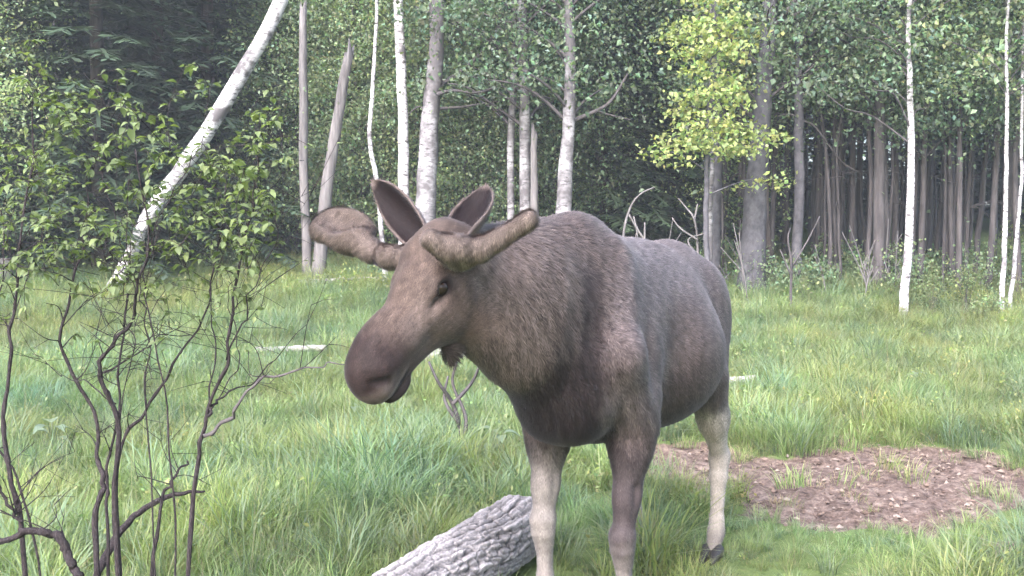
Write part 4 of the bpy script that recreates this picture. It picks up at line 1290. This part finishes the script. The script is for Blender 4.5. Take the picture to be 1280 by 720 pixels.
m_pale, nt, b_ = mat_new('weathered_wood', .8, .2)
v_ = coord(nt, 'Object', (2, 6, 6)); nz = noise(nt, v_, 5, 5)
link(nt, ramp(nt, nz, [(.3, (.16, .145, .135)), (.55, (.30, .285, .275)), (.75, (.42, .405, .395))]), b_.inputs['Base Color']); bump(nt, b_, nz, .4, .01)
BARK['pale'] = m_pale
def ground_log(label, px0, px1, D, w, seed, dD=.2):
    pts = []
    for k, px in enumerate(np.linspace(px0, px1, 5)):
        d = D + dD * (k / 4 - .5); x = (px - 640) / F_PX * d
        pts.append((x, d, float(ZG(x, d)) + w * .45 + .09))
    P = np.array(pts); base = P[0].copy(); S = smooth_path(P, 5)
    V, F = tube(S - base, np.linspace(w * .5, w * .38, len(S)), 10, True, seed, .12)
    o = new_obj('fallen_log', mesh_np('fallen_log', V, F, m_pale), None, label, 'log'); o.location = tuple(base)
ground_log('bleached pale log lying in the grass between the shrub and the moose muzzle', 318, 408, 12.6, .10, 52)
ground_log('short bleached log in the grass just right of the moose hind leg', 894, 946, 11.0, .085, 53)
ground_log('bleached log in the grass seen below the moose jaw', 530, 616, 12.2, .14, 54)
ground_log('long thin pale log far back in the meadow near the dead trunks', 372, 474, 18.0, .09, 55, .6)

def stump():
    x, D = (7 - 640) / F_PX * 17.5, 17.5; z = float(ZG(x, D))
    P = np.array([(0, 0, -.1), (0.0, 0, .1), (.01, 0, .3), (.015, 0, .52)])
    V, F = tube(smooth_path(P, 3), np.interp(np.arange(10), [0, 3, 9], [.14, .115, .10]), 14, True, 9, .07)
    o = new_obj('stump', mesh_np('stump', V, F, BARK['dead']), None, 'small grey cut stump in the meadow beyond the shrubs', 'stump'); o.location = (x, D, z)
stump()

# ---- the thick log by the moose's forefeet
def big_log():
    A, B = np.array((.045, 5.45, .15)), np.array((-.70, 3.55, .165))
    ax = B - A; L = np.linalg.norm(ax); ax /= L
    s = np.cross(ax, (0, 0, 1.0)); s /= np.linalg.norm(s); u = np.cross(s, ax)
    nL, nA = 420, 260
    t = np.linspace(0, L, nL); th = np.linspace(0, 2 * np.pi, nA, endpoint=False)
    TT, TH = np.meshgrid(t, th, indexing='ij')
    r0 = .168
    # bark plates: warped lattice of furrows, long across the slope of the trunk
    g = np.random.default_rng(5)
    def nz(a, b, fa, fb, n=6, seed=0):
        g = np.random.default_rng(seed); o = 0
        for k in range(n):
            ka, kb = g.normal() * fa, int(round(g.normal() * fb))
            o = o + np.sin(ka * a + kb * b + g.uniform(0, 6.3))
        return o / math.sqrt(n)
    wa = nz(TT, TH, 9, 3, 8, 1) * .55; wb = nz(TT, TH, 22, 5, 8, 2) * .35
    # irregular bark plates: cellular pattern, cells longer along the trunk, warped
    nc = 24; cu = TT / .15 + .5 * wb + .3 * wa; cv = TH / (2 * np.pi) * nc + .6 * wa + .5 * wb + cu * .25
    iu, iv = np.floor(cu).astype(int), np.floor(cv).astype(int)
    tab = g.random((64, nc, 3))
    F1 = np.full(TT.shape, 9.0); F2 = F1.copy(); cid = np.zeros(TT.shape)
    for du in (-1, 0, 1):
        for dv in (-1, 0, 1):
            c = tab[(iu + du) % 64, (iv + dv) % nc]
            d = np.hypot((iu + du + c[..., 0] - cu) * 1.0, iv + dv + c[..., 1] - cv)
            m = d < F1
            F2 = np.where(m, F1, np.minimum(F2, d)); cid = np.where(m, c[..., 2], cid); F1 = np.where(m, d, F1)
    cell = np.clip((F2 - F1) / .22, 0, 1) ** .6
    ridge = 0
    for q, (m1, a1) in enumerate(((17, .5), (29, .32), (47, .2))):      # long interlacing fissures
        ridge = ridge + a1 * np.abs(np.sin((TH * m1 + TT * (5 + 9 * q) + 2.2 * wa * (q + 1) + 1.7 * wb + 6 * nz(TT, TH, 5, 2, 5, 30 + q) * .35) * .5)) ** .7
    h = (.35 + .65 * cell) * ridge * (.8 + .4 * cid) + .07 * nz(TT, TH, 80, 22, 10, 6)
    fine = nz(TT, TH, 90, 30, 10, 3)
    r = r0 * (1 + .03 * nz(TT, TH, 2.5, 2, 5, 4)) + .019 * (h - .6) + .0022 * fine
    r[:4] *= np.array((.93, .97, .99, 1.0))[:, None]
    P = A + TT[..., None] * ax + (r * np.cos(TH))[..., None] * s + (r * np.sin(TH))[..., None] * u
    V = P.reshape(-1, 3) - A
    i = np.arange(nL - 1)[:, None] * nA; j = np.arange(nA)[None]; jn = (j + 1) % nA
    Q = np.stack([i + j, i + jn, i + nA + jn, i + nA + j], -1).reshape(-1, 4)
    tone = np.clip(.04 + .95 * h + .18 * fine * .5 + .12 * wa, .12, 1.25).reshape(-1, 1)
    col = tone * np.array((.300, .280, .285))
    m, nt, b = mat_new('log_bark', .9, .15)
    a = attr(nt, 'col'); n = noise(nt, coord(nt, 'Object'), 70, 5, .7)
    link(nt, mixc(nt, .8, a.outputs['Color'], ramp(nt, n, [(.3, (.55, .55, .55)), (.7, (1.35, 1.33, 1.3))]), 'MULTIPLY'), b.inputs['Base Color']); bump(nt, b, n, .6, .006)
    root = thing('log', 'thick log with deeply furrowed grey bark lying by the moose forefeet', 'log', tuple(A))
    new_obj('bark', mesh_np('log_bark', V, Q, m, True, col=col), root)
    # sawn ends
    for k, (c, sg) in enumerate(((A - ax * .001, -1), (B + ax * .001, 1))):
        me_, nt, b = mat_new('sawn_wood', .85, .15)
        rr = np.linspace(0, r0 * .93, 8)[:, None]; tt = th[None, ::4]
        VV = (c - A) + (rr * np.cos(tt))[..., None] * s + (rr * np.sin(tt))[..., None] * u + ax * sg * .004
        nA4 = tt.shape[1]; i = np.arange(7)[:, None] * nA4; j = np.arange(nA4)[None]; jn = (j + 1) % nA4
        b.inputs['Base Color'].default_value = (.33, .27, .21, 1)
        new_obj('sawn_end', mesh_np('sawn_end', VV.reshape(-1, 3), np.stack([i + j, i + nA4 + j, i + nA4 + jn, i + jn], -1).reshape(-1, 4), me_), root)
big_log()

# ---- bare dead saplings
def bare(name, label, D, lines, bark, seed, w0, cat='sapling'):
    root_b = PX(lines[0][0][0], lines[0][0][1], D); root_b[2] = float(ZG(root_b[0], D))
    parts = []
    g = np.random.default_rng(seed)
    for k, ln in enumerate(lines):
        P = np.array([PX(x, y, D + g.normal() * .04) for x, y in ln])
        if k == 0: P[0][2] = root_b[2] - .05
        S = smooth_path(P, 5) - root_b
        parts.append(tube(S, np.linspace(w0 if k == 0 else w0 * .7, w0 * .35, len(S)) * D / F_PX * .5, 6, True, seed, .1))
    V, F = join(parts)
    o = new_obj(name, mesh_np(name, V, F, BARK[bark]), None, label, cat); o.location = tuple(root_b)
bare('dead_sapling', 'pale crooked dead sapling behind the moose shoulders', 16.5, [[(780, 345), (779, 300), (787, 262), (800, 243), (818, 234)], [(786, 268), (795, 285), (797, 300)]], 'dead', 61, 4)
bare('dead_sapling', 'short forked dead sapling just above the moose back', 16.2, [[(808, 350), (806, 310), (806, 278)], [(806, 300), (796, 285), (792, 270)]], 'dead', 62, 5)
bare('dead_sapling', 'branching dead sapling between the moose rump and the slim aspen', 16.8, [[(872, 350), (872, 310), (868, 275), (858, 260), (848, 248)], [(868, 275), (872, 255)], [(872, 300), (850, 285), (840, 272)], [(872, 320), (860, 300), (880, 292)]], 'dead', 63, 4)
bare('dead_sapling', 'thin forked dead sapling below the straight mid-grey aspen', 16.4, [[(988, 372), (989, 330), (985, 300), (988, 285)], [(989, 335), (1010, 300), (1025, 270)], [(989, 345), (975, 312)]], 'thin', 64, 4)
bare('dead_sapling', 'lichen-grey dead sapling in the grass behind the moose jaw', 7.6, [[(588, 590), (578, 545), (566, 505), (548, 478), (536, 452)], [(580, 552), (582, 520), (566, 480), (571, 452)], [(574, 530), (556, 500), (560, 470)], [(566, 505), (590, 478), (600, 455)]], 'thin', 65, 8)
g = np.random.default_rng(66)
for q in range(30):                               # tangle of small dead stems at the wood's edge
    px = g.choice([g.uniform(905, 985), g.uniform(1020, 1120), g.uniform(755, 880)]); D = g.uniform(17, 18.8)
    h = g.uniform(30, 110); yb = 300 + (CAM_H - float(ZG((px - 640) / F_PX * D, D))) / D * F_PX
    l = g.normal() * 18
    bare('dead_sapling', 'small bare dead sapling ' + between(px), D, [[(px, yb + 4), (px + l * .3, yb - h * .4), (px + l, yb - h)], [(px + l * .3, yb - h * .45), (px + l * .3 - g.normal() * 14, yb - h * .8)]], 'dead', 200 + q, 2.4)
for o in COL.objects:
    if o.get('label', '').startswith('small bare dead sapling'): o['group'] = 'small dead saplings along the wood'

# ---- low bushes along the wood
def bush_mesh(seed, H, r, n, size, mat):
    me, cc = crown_mesh('bush_crown', seed, .12, H, r, n, 26, size, mat, .13, .7)
    g = np.random.default_rng(seed); parts = []
    for c in cc[::3]:
        S = smooth_path([np.array((0, 0, -.05)) + g.normal(size=3) * .03, c * np.array((.4, .4, .55)), c], 3)
        parts.append(tube(S, np.linspace(.009, .003, len(S)), 4, False))
    V, F = join(parts)
    return mesh_np('bush_stem', V, F, BARK['thin']), me
BUSH = [bush_mesh(301, .9, .5, 34, .055, LEAF['under']), bush_mesh(302, 1.3, .45, 40, .055, LEAF['shrub']), bush_mesh(303, .7, .6, 36, .06, LEAF['under'])]
def bush(label, px, D, k, s, group=None, cat='bush'):
    x = (px - 640) / F_PX * D
    r = thing('bush', label, cat, (x, D, float(ZG(x, D)) - .02), px, group); r.scale = (s, s, s)
    new_obj('stem', BUSH[k][0], r, kind='stuff'); new_obj('foliage', BUSH[k][1], r, kind='stuff')
bush('pale yellow-green bush just right of the lone white birch', 1166, 16.6, 1, .55)
bush('pale yellow-green bush midway between the lone white birch and the end birches', 1209, 16.8, 1, .6)
bush('low green bush at the foot of the end birches', 1236, 16.2, 2, .6)
for q in range(40):
    px = -30 + 1340 * (q + g.uniform(.1, .9)) / 40; D = g.uniform(18.8, 21.5) if px < 900 else g.uniform(17.6, 20)
    bush('low undergrowth bush ' + between(px), px, D, int(g.choice([0, 2, 1], p=[.45, .4, .15])), g.uniform(.6, 1.15), 'undergrowth bushes along the wood')

# ---- broad-leaved plants in the grass
def broadleaf(label, px, D, n, size, seed, tilt=.5):
    g = np.random.default_rng(seed)
    x = (px - 640) / F_PX * D
    root = thing('broadleaf_plant', label, 'plant', (x, D, float(ZG(x, D)) - .01))
    for k in range(n):
        a = 2 * np.pi * k / n + g.normal() * .3; L = size * g.uniform(.7, 1.2); hgt = size * g.uniform(.8, 1.9)
        d = np.array((math.cos(a), math.sin(a), 0)); s = np.array((-d[1], d[0], 0))
        t = np.linspace(0, 1, 7); w = np.interp(t, [0, .15, .4, .7, 1], [.1, .75, 1, .7, .03]) * L * .36
        c = d * (size * .25 + t[:, None] * L) + np.array((0, 0, 1.0)) * (hgt + L * (.45 * t - .7 * t ** 2))[:, None]
        V = np.vstack([c, c + s * w[:, None] + np.array((0, 0, 1)) * (w * .3)[:, None], c - s * w[:, None] + np.array((0, 0, 1)) * (w * .3)[:, None]])
        Q = np.vstack([[(i, i + 1, 7 + i + 1, 7 + i), (i + 1, i, 14 + i, 14 + i + 1)] for i in range(6)])
        tv, tf = tube(smooth_path([(0, 0, 0), d * size * .1 + np.array((0, 0, hgt * .6)), c[0]], 3), .004, 5, False)
        V, F = join([(V, [Q]), (tv, tf)])
        new_obj('leaf', mesh_np('broad_leaf', V, F, LEAF['broad'], True, col=np.ones((len(V), 3)) * g.uniform(.85, 1.15)), root)
LEAF['broad'] = leaf_mat('leaf_broad', (.15, .20, .13), .35, .2, .45, .5)
broadleaf('pale broad-leaved plant in the grass behind the moose chest', 622, 7.6, 6, .15, 71)
broadleaf('pale broad-leaved plant in the grass left of the bundle-stemmed shrub', 62, 7.9, 6, .15, 72)
broadleaf('pale broad-leaved plant right of the slim-stemmed shrub', 440, 9.0, 5, .12, 73)
broadleaf('small broad-leaved plant in the grass beyond the bare soil', 1150, 11.0, 5, .12, 74)
print('plants', round(time.time() - T0, 1))
# ================================================================== GRASS
def grass_mat(name, trans=.42):
    m, nt, b = mat_new(name, .5, .3)
    a = attr(nt, 'col'); t = attr(nt, 'tint', 'INSTANCER')
    base = mixc(nt, 1.0, a.outputs['Color'], t.outputs['Color'], 'MULTIPLY')
    link(nt, base, b.inputs['Base Color'])
    tr = nt.nodes.new('ShaderNodeBsdfTranslucent')
    link(nt, mixc(nt, 1.0, base, (1.2, 1.3, .75), 'MULTIPLY'), tr.inputs[0])
    mx = nt.nodes.new('ShaderNodeMixShader'); mx.inputs[0].default_value = trans
    link(nt, b.outputs[0], mx.inputs[1]); link(nt, tr.outputs[0], mx.inputs[2])
    link(nt, mx.outputs[0], nt.nodes['Material Output'].inputs[0])
    return m
M_GRASS = grass_mat('grass_blades')
def blades(seed, n, rad, h0, h1, wid, bend, pal, jit=.2, nseg=4):
    g = np.random.default_rng(seed)
    a = g.uniform(0, 2 * np.pi, n); rr = rad * np.sqrt(g.random(n))
    root = np.stack([np.cos(a) * rr, np.sin(a) * rr, np.full(n, -.02)], 1)
    h = g.uniform(h0, h1, n); da = a + g.normal(size=n) * 1.0
    dh = np.stack([np.cos(da), np.sin(da), np.zeros(n)], 1)
    lean = g.uniform(.05, .35, n); bd = g.uniform(.2, 1.0, n) * bend
    sd = np.stack([-np.sin(da + g.normal(size=n) * .6), np.cos(da), np.zeros(n)], 1)
    t = np.linspace(0, 1, nseg + 1)
    V, C = [], []
    pal = np.array(pal); pc = pal[g.integers(0, len(pal), n)] * g.uniform(.75, 1.25, (n, 1))
    for k, tt in enumerate(t):
        c = root + dh * (h * (lean * tt + bd * tt ** 2.2))[:, None]
        c[:, 2] += h * (tt - .42 * bd * tt ** 2.6)
        w = wid * g.uniform(.9, 1.1, n) * (1 - tt ** 2.2) * (.55 + .45 * min(1, tt * 3 + .3)) * .5
        V += [c - sd * w[:, None], c + sd * w[:, None]]
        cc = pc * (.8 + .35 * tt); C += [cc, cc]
    V = np.stack(V, 1).reshape(-1, 3); C = np.stack(C, 1).reshape(-1, 3)
    m = 2 * (nseg + 1); b = np.arange(n)[:, None] * m
    Q = np.vstack([b + np.array((2 * k, 2 * k + 1, 2 * k + 3, 2 * k + 2)) for k in range(nseg)])
    return V, Q, C
G1 = [(.162, .225, .080), (.188, .245, .095), (.138, .21, .075), (.205, .240, .115)]
G2 = [(.140, .195, .115), (.125, .185, .105), (.180, .225, .15)]
DRY = [(.30, .25, .16), (.36, .31, .21), (.24, .19, .12)]
def clump(name, specs):
    Vs, Qs, Cs, off = [], [], [], 0
    for sp in specs:
        V, Q, C = blades(*sp); Vs.append(V); Qs.append(Q + off); Cs.append(C); off += len(V)
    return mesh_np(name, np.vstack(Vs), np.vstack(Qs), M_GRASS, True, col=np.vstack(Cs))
def herb(seed, n, hgt, size, pal):
    g = np.random.default_rng(seed)
    C = g.normal(size=(n, 3)) * np.array((.09, .09, 0)); C[:, 2] = g.uniform(.25, 1, n) * hgt
    V, F, c = leaves(C, size, g, .0, .6, .2)
    pal = np.array(pal); c = c * pal[g.integers(0, len(pal), n)].repeat(4, 0)
    parts = [(V, F)]
    for k in range(5):
        p = C[k * 3 % n]
        parts.append(tube(smooth_path([(p[0] * .3, p[1] * .3, -.02), p * .6, p], 3), .0022, 4, False))
    VV, FF = join(parts); cc = np.vstack([c, np.tile(np.array(G1[0]), (len(VV) - len(V), 1))])
    return mesh_np('herb', VV, FF, M_GRASS, False, col=cc)
CL = [clump('c0', [(1, 46, .10, .16, .34, .0062, .75, G1), (2, 3, .1, .2, .3, .004, .9, DRY)]),
      clump('c1', [(3, 40, .08, .24, .44, .0070, .85, G1)]),
      clump('c2', [(4, 46, .10, .14, .30, .0058, .9, G2), (5, 5, .1, .15, .3, .004, 1.0, DRY)]),
      clump('c3', [(6, 50, .11, .08, .18, .0055, .6, G1), (7, 10, .12, .08, .2, .0035, 1.2, DRY)]),
      clump('c4', [(8, 26, .14, .05, .16, .0032, 1.6, DRY), (9, 12, .12, .08, .2, .0055, .7, G1)]),
      clump('c5', [(10, 34, .09, .30, .52, .0085, 1.0, G2)]),
      herb(11, 34, .26, .042, G1), herb(12, 26, .18, .050, G1),
      clump('c8', [(13, 14, .08, .45, .70, .0028, .35, [(.17, .20, .09), (.22, .22, .12)]), (14, 22, .10, .14, .3, .006, .8, G1)])]
tuft_col = bpy.data.collections.new('grass_tufts')
for k, me in enumerate(CL):
    tuft_col.objects.link(bpy.data.objects.new('tuft_%d' % k, me))

g = np.random.default_rng(404)
def scatter(D0, D1, dens, smin, smax, kinds, probs, name_seed):
    A = (D1 - D0) * ((D0 + D1) * .56 + 2.4)
    n = int(A * dens)
    D = np.sqrt(g.uniform(D0 ** 2, D1 ** 2, n)); hw = D * .56 + 1.2
    x = g.uniform(-1, 1, n) * hw
    d = DIRT(x, D)
    patch = .5 + .5 * vnoise(np.stack([x, D, 0 * x], 1), 1.6, 77)
    keep = (g.random(n) < np.clip(1.05 - 1.2 * d, .05, 1)) & (g.random(n) < .55 + .6 * patch)
    # log and trodden strip by the forefeet
    lx, ly = x - .045, D - 5.45; u = -(lx * .365 + ly * .931); w = np.abs(lx * .931 - ly * .365)
    keep &= ~((w < .15) & (u > -.02))
    x, D, patch, d = x[keep], D[keep], patch[keep], d[keep]; n = len(x)
    k = g.choice(kinds, n, p=np.array(probs) / np.sum(probs))
    near_dry = 1.1 * np.exp(-((x + 1.2) / 1.5) ** 2 - ((D - 4.1) / .7) ** 2) + np.exp(-((x - .25) / .45) ** 2 - ((D - 4.3) / .5) ** 2) + np.exp(-((x - 2.4) / 1.7) ** 2 - ((D - 5.95) / .3) ** 2) * .6
    k = np.where(g.random(n) < .75 * near_dry, 4, k); k = np.where((d > .3), np.where(g.random(n) < .6, 4, 3), k)
    s = g.uniform(smin, smax, n) * (.75 + .5 * patch)
    s = np.where(D < 4.5, s * .7, s)
    tall = np.exp(-((x - .74) / .17) ** 2 - ((D - 5.25) / .35) ** 2) + np.exp(-((x - 2.65) / .35) ** 2 - ((D - 5.2) / .4) ** 2) + .8 * np.exp(-((x + .8) / .7) ** 2 - ((D - 6.8) / .8) ** 2)
    s = s * (1 + .45 * tall)
    low = np.clip(np.exp(-((x - 2.2) / 1.9) ** 2 - ((D - 5.7) / .7) ** 2) * 1.2 + 1.6 * np.exp(-((x - 1.08) / .22) ** 2 - ((D - 5.0) / .6) ** 2) + np.exp(-((x - .2) / .5) ** 2 - ((D - 4.2) / .5) ** 2), 0, 1)
    s = s * (1 - .62 * low * (1 - np.clip(tall, 0, 1) * .8))
    k = np.where(g.random(n) < tall * .7, np.where(g.random(n) < .5, 1, 5), k)
    tint = np.ones((n, 4), np.float32)
    tone = (.66 + .62 * patch) * g.uniform(.82, 1.18, n)
    warm = vnoise(np.stack([x, D, 0 * x], 1), .9, 78)
    tint[:, 0] = tone * (1 + .24 * warm); tint[:, 1] = tone; tint[:, 2] = tone * (1 - .22 * warm)
    return np.stack([x, D, ZG(x, D)], 1), s, k, tint
S = [scatter(3.2, 6.5, 115, .62, 1.0, [0, 1, 2, 3, 4, 5, 6, 7, 8], [26, 14, 16, 20, 8, 5, 3, 1, 3], 0),
     scatter(6.5, 10.5, 105, .68, 1.05, [0, 1, 2, 3, 4, 5, 6, 7, 8], [26, 12, 18, 16, 4, 6, 4, 2, 4], 1),
     scatter(10.5, 17, 85, .7, 1.1, [0, 1, 2, 3, 5, 6, 7, 8], [22, 12, 22, 12, 8, 8, 3, 5], 2),
     scatter(17, 24, 55, .85, 1.35, [0, 1, 2, 5, 6, 7, 8], [18, 14, 20, 10, 24, 8, 6], 3)]
P = np.vstack([a[0] for a in S]).astype(np.float32); sc = np.concatenate([a[1] for a in S]).astype(np.float32)
kk = np.concatenate([a[2] for a in S]).astype(np.int32); tint = np.vstack([a[3] for a in S]).astype(np.float32)
rot = np.zeros((len(P), 3), np.float32); rot[:, 2] = g.uniform(0, 6.283, len(P)); rot[:, :2] = g.normal(size=(len(P), 2)) * .12
gm = bpy.data.meshes.new('grass'); gm.vertices.add(len(P)); gm.vertices.foreach_set('co', P.ravel())
gm.attributes.new('rot', 'FLOAT_VECTOR', 'POINT').data.foreach_set('vector', rot.ravel())
gm.attributes.new('scl', 'FLOAT', 'POINT').data.foreach_set('value', sc)
gm.attributes.new('idx', 'INT', 'POINT').data.foreach_set('value', kk)
gm.attributes.new('tint', 'FLOAT_COLOR', 'POINT').data.foreach_set('color', tint.ravel())
gm.materials.append(M_GRASS)
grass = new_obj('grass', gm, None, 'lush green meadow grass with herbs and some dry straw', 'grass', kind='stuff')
ng = bpy.data.node_groups.new('grass_scatter', 'GeometryNodeTree')
ng.interface.new_socket('Geometry', in_out='INPUT', socket_type='NodeSocketGeometry')
ng.interface.new_socket('Geometry', in_out='OUTPUT', socket_type='NodeSocketGeometry')
gi, go = ng.nodes.new('NodeGroupInput'), ng.nodes.new('NodeGroupOutput')
iop = ng.nodes.new('GeometryNodeInstanceOnPoints'); ci = ng.nodes.new('GeometryNodeCollectionInfo')
ci.inputs['Collection'].default_value = tuft_col; ci.inputs['Separate Children'].default_value = True; ci.inputs['Reset Children'].default_value = True
iop.inputs['Pick Instance'].default_value = True
def named(nm, typ):
    n = ng.nodes.new('GeometryNodeInputNamedAttribute'); n.data_type = typ; n.inputs[0].default_value = nm; return n.outputs[0]
ng.links.new(gi.outputs[0], iop.inputs['Points']); ng.links.new(ci.outputs[0], iop.inputs['Instance'])
ng.links.new(named('idx', 'INT'), iop.inputs['Instance Index'])
e2r = ng.nodes.new('FunctionNodeEulerToRotation'); ng.links.new(named('rot', 'FLOAT_VECTOR'), e2r.inputs[0]); ng.links.new(e2r.outputs[0], iop.inputs['Rotation'])
cx = ng.nodes.new('ShaderNodeCombineXYZ'); sv = named('scl', 'FLOAT')
for q in range(3): ng.links.new(sv, cx.inputs[q])
ng.links.new(cx.outputs[0], iop.inputs['Scale']); ng.links.new(iop.outputs[0], go.inputs[0])
grass.modifiers.new('scatter', 'NODES').node_group = ng
print('grass', len(P), round(time.time() - T0, 1))

# ---- clods, chips and pebbles on the bare soil
g = np.random.default_rng(505)
n = 3600
x = g.uniform(.4, 4.6, n * 3); y = g.uniform(5.8, 8.7, n * 3); k = g.random(n * 3) < DIRT(x, y) ** .6 * .9
x, y = x[k][:n], y[k][:n]; n = len(x)
oct_ = np.array([(1, 0, 0), (-1, 0, 0), (0, 1, 0), (0, -1, 0), (0, 0, 1), (0, 0, -1)], float)
of = np.array([(0, 2, 4), (2, 1, 4), (1, 3, 4), (3, 0, 4), (2, 0, 5), (1, 2, 5), (3, 1, 5), (0, 3, 5)])
sz = .004 + .018 * g.random(n) ** 4
sh = g.uniform(.5, 1.6, (n, 1, 3)) * np.array((1, 1, .7))
V = oct_[None] * sh * sz[:, None, None] * g.uniform(.75, 1.25, (n, 6, 1))
az = g.uniform(0, 6.28, n); c_, s_ = np.cos(az)[:, None], np.sin(az)[:, None]
V = np.stack([V[..., 0] * c_ - V[..., 1] * s_, V[..., 0] * s_ + V[..., 1] * c_, V[..., 2]], -1)
zb = ZG(x, y) - .035 * DIRT(x, y) + .004
V += np.stack([x, y, zb], 1)[:, None]
F = (np.arange(n)[:, None, None] * 6 + of[None]).reshape(-1, 3)
pal = np.array([(.09, .065, .054), (.135, .10, .082), (.19, .15, .125), (.22, .18, .155), (.05, .036, .03)])
col = pal[g.choice(5, n, p=[.3, .3, .2, .08, .12])].repeat(6, 0)
m_c, nt, b_ = mat_new('soil_clod', .95, .1); link(nt, attr(nt, 'col').outputs['Color'], b_.inputs['Base Color'])
new_obj('soil_clods', mesh_np('soil_clods', V.reshape(-1, 3), F, m_c, False, col=col), None, 'loose clods, chips and pebbles on the bare soil', 'soil', kind='stuff')
# ================================================================== MORNING HAZE, ADDED PARTLY AS LENS VEIL
hv = np.array([(x, y, z) for x in (-126, 126) for y in (-66, 166) for z in (-4.0, 24.0)], float)
hq = np.array([(0, 1, 3, 2), (4, 6, 7, 5), (0, 4, 5, 1), (2, 3, 7, 6), (0, 2, 6, 4), (1, 5, 7, 3)])
m_h = bpy.data.materials.new('haze'); m_h.use_nodes = True
nt = m_h.node_tree; nt.nodes.clear()
o_ = nt.nodes.new('ShaderNodeOutputMaterial'); pv = nt.nodes.new('ShaderNodeVolumePrincipled')
pv.inputs['Color'].default_value = (.84, .91, .96, 1); pv.inputs['Density'].default_value = HAZE
pv.inputs['Anisotropy'].default_value = 0.2
nt.links.new(pv.outputs[0], o_.inputs['Volume'])
new_obj('haze', mesh_np('haze', hv, hq, m_h, False), None, 'thin pale morning haze over the clearing, added partly as lens veil', 'haze', kind='stuff')
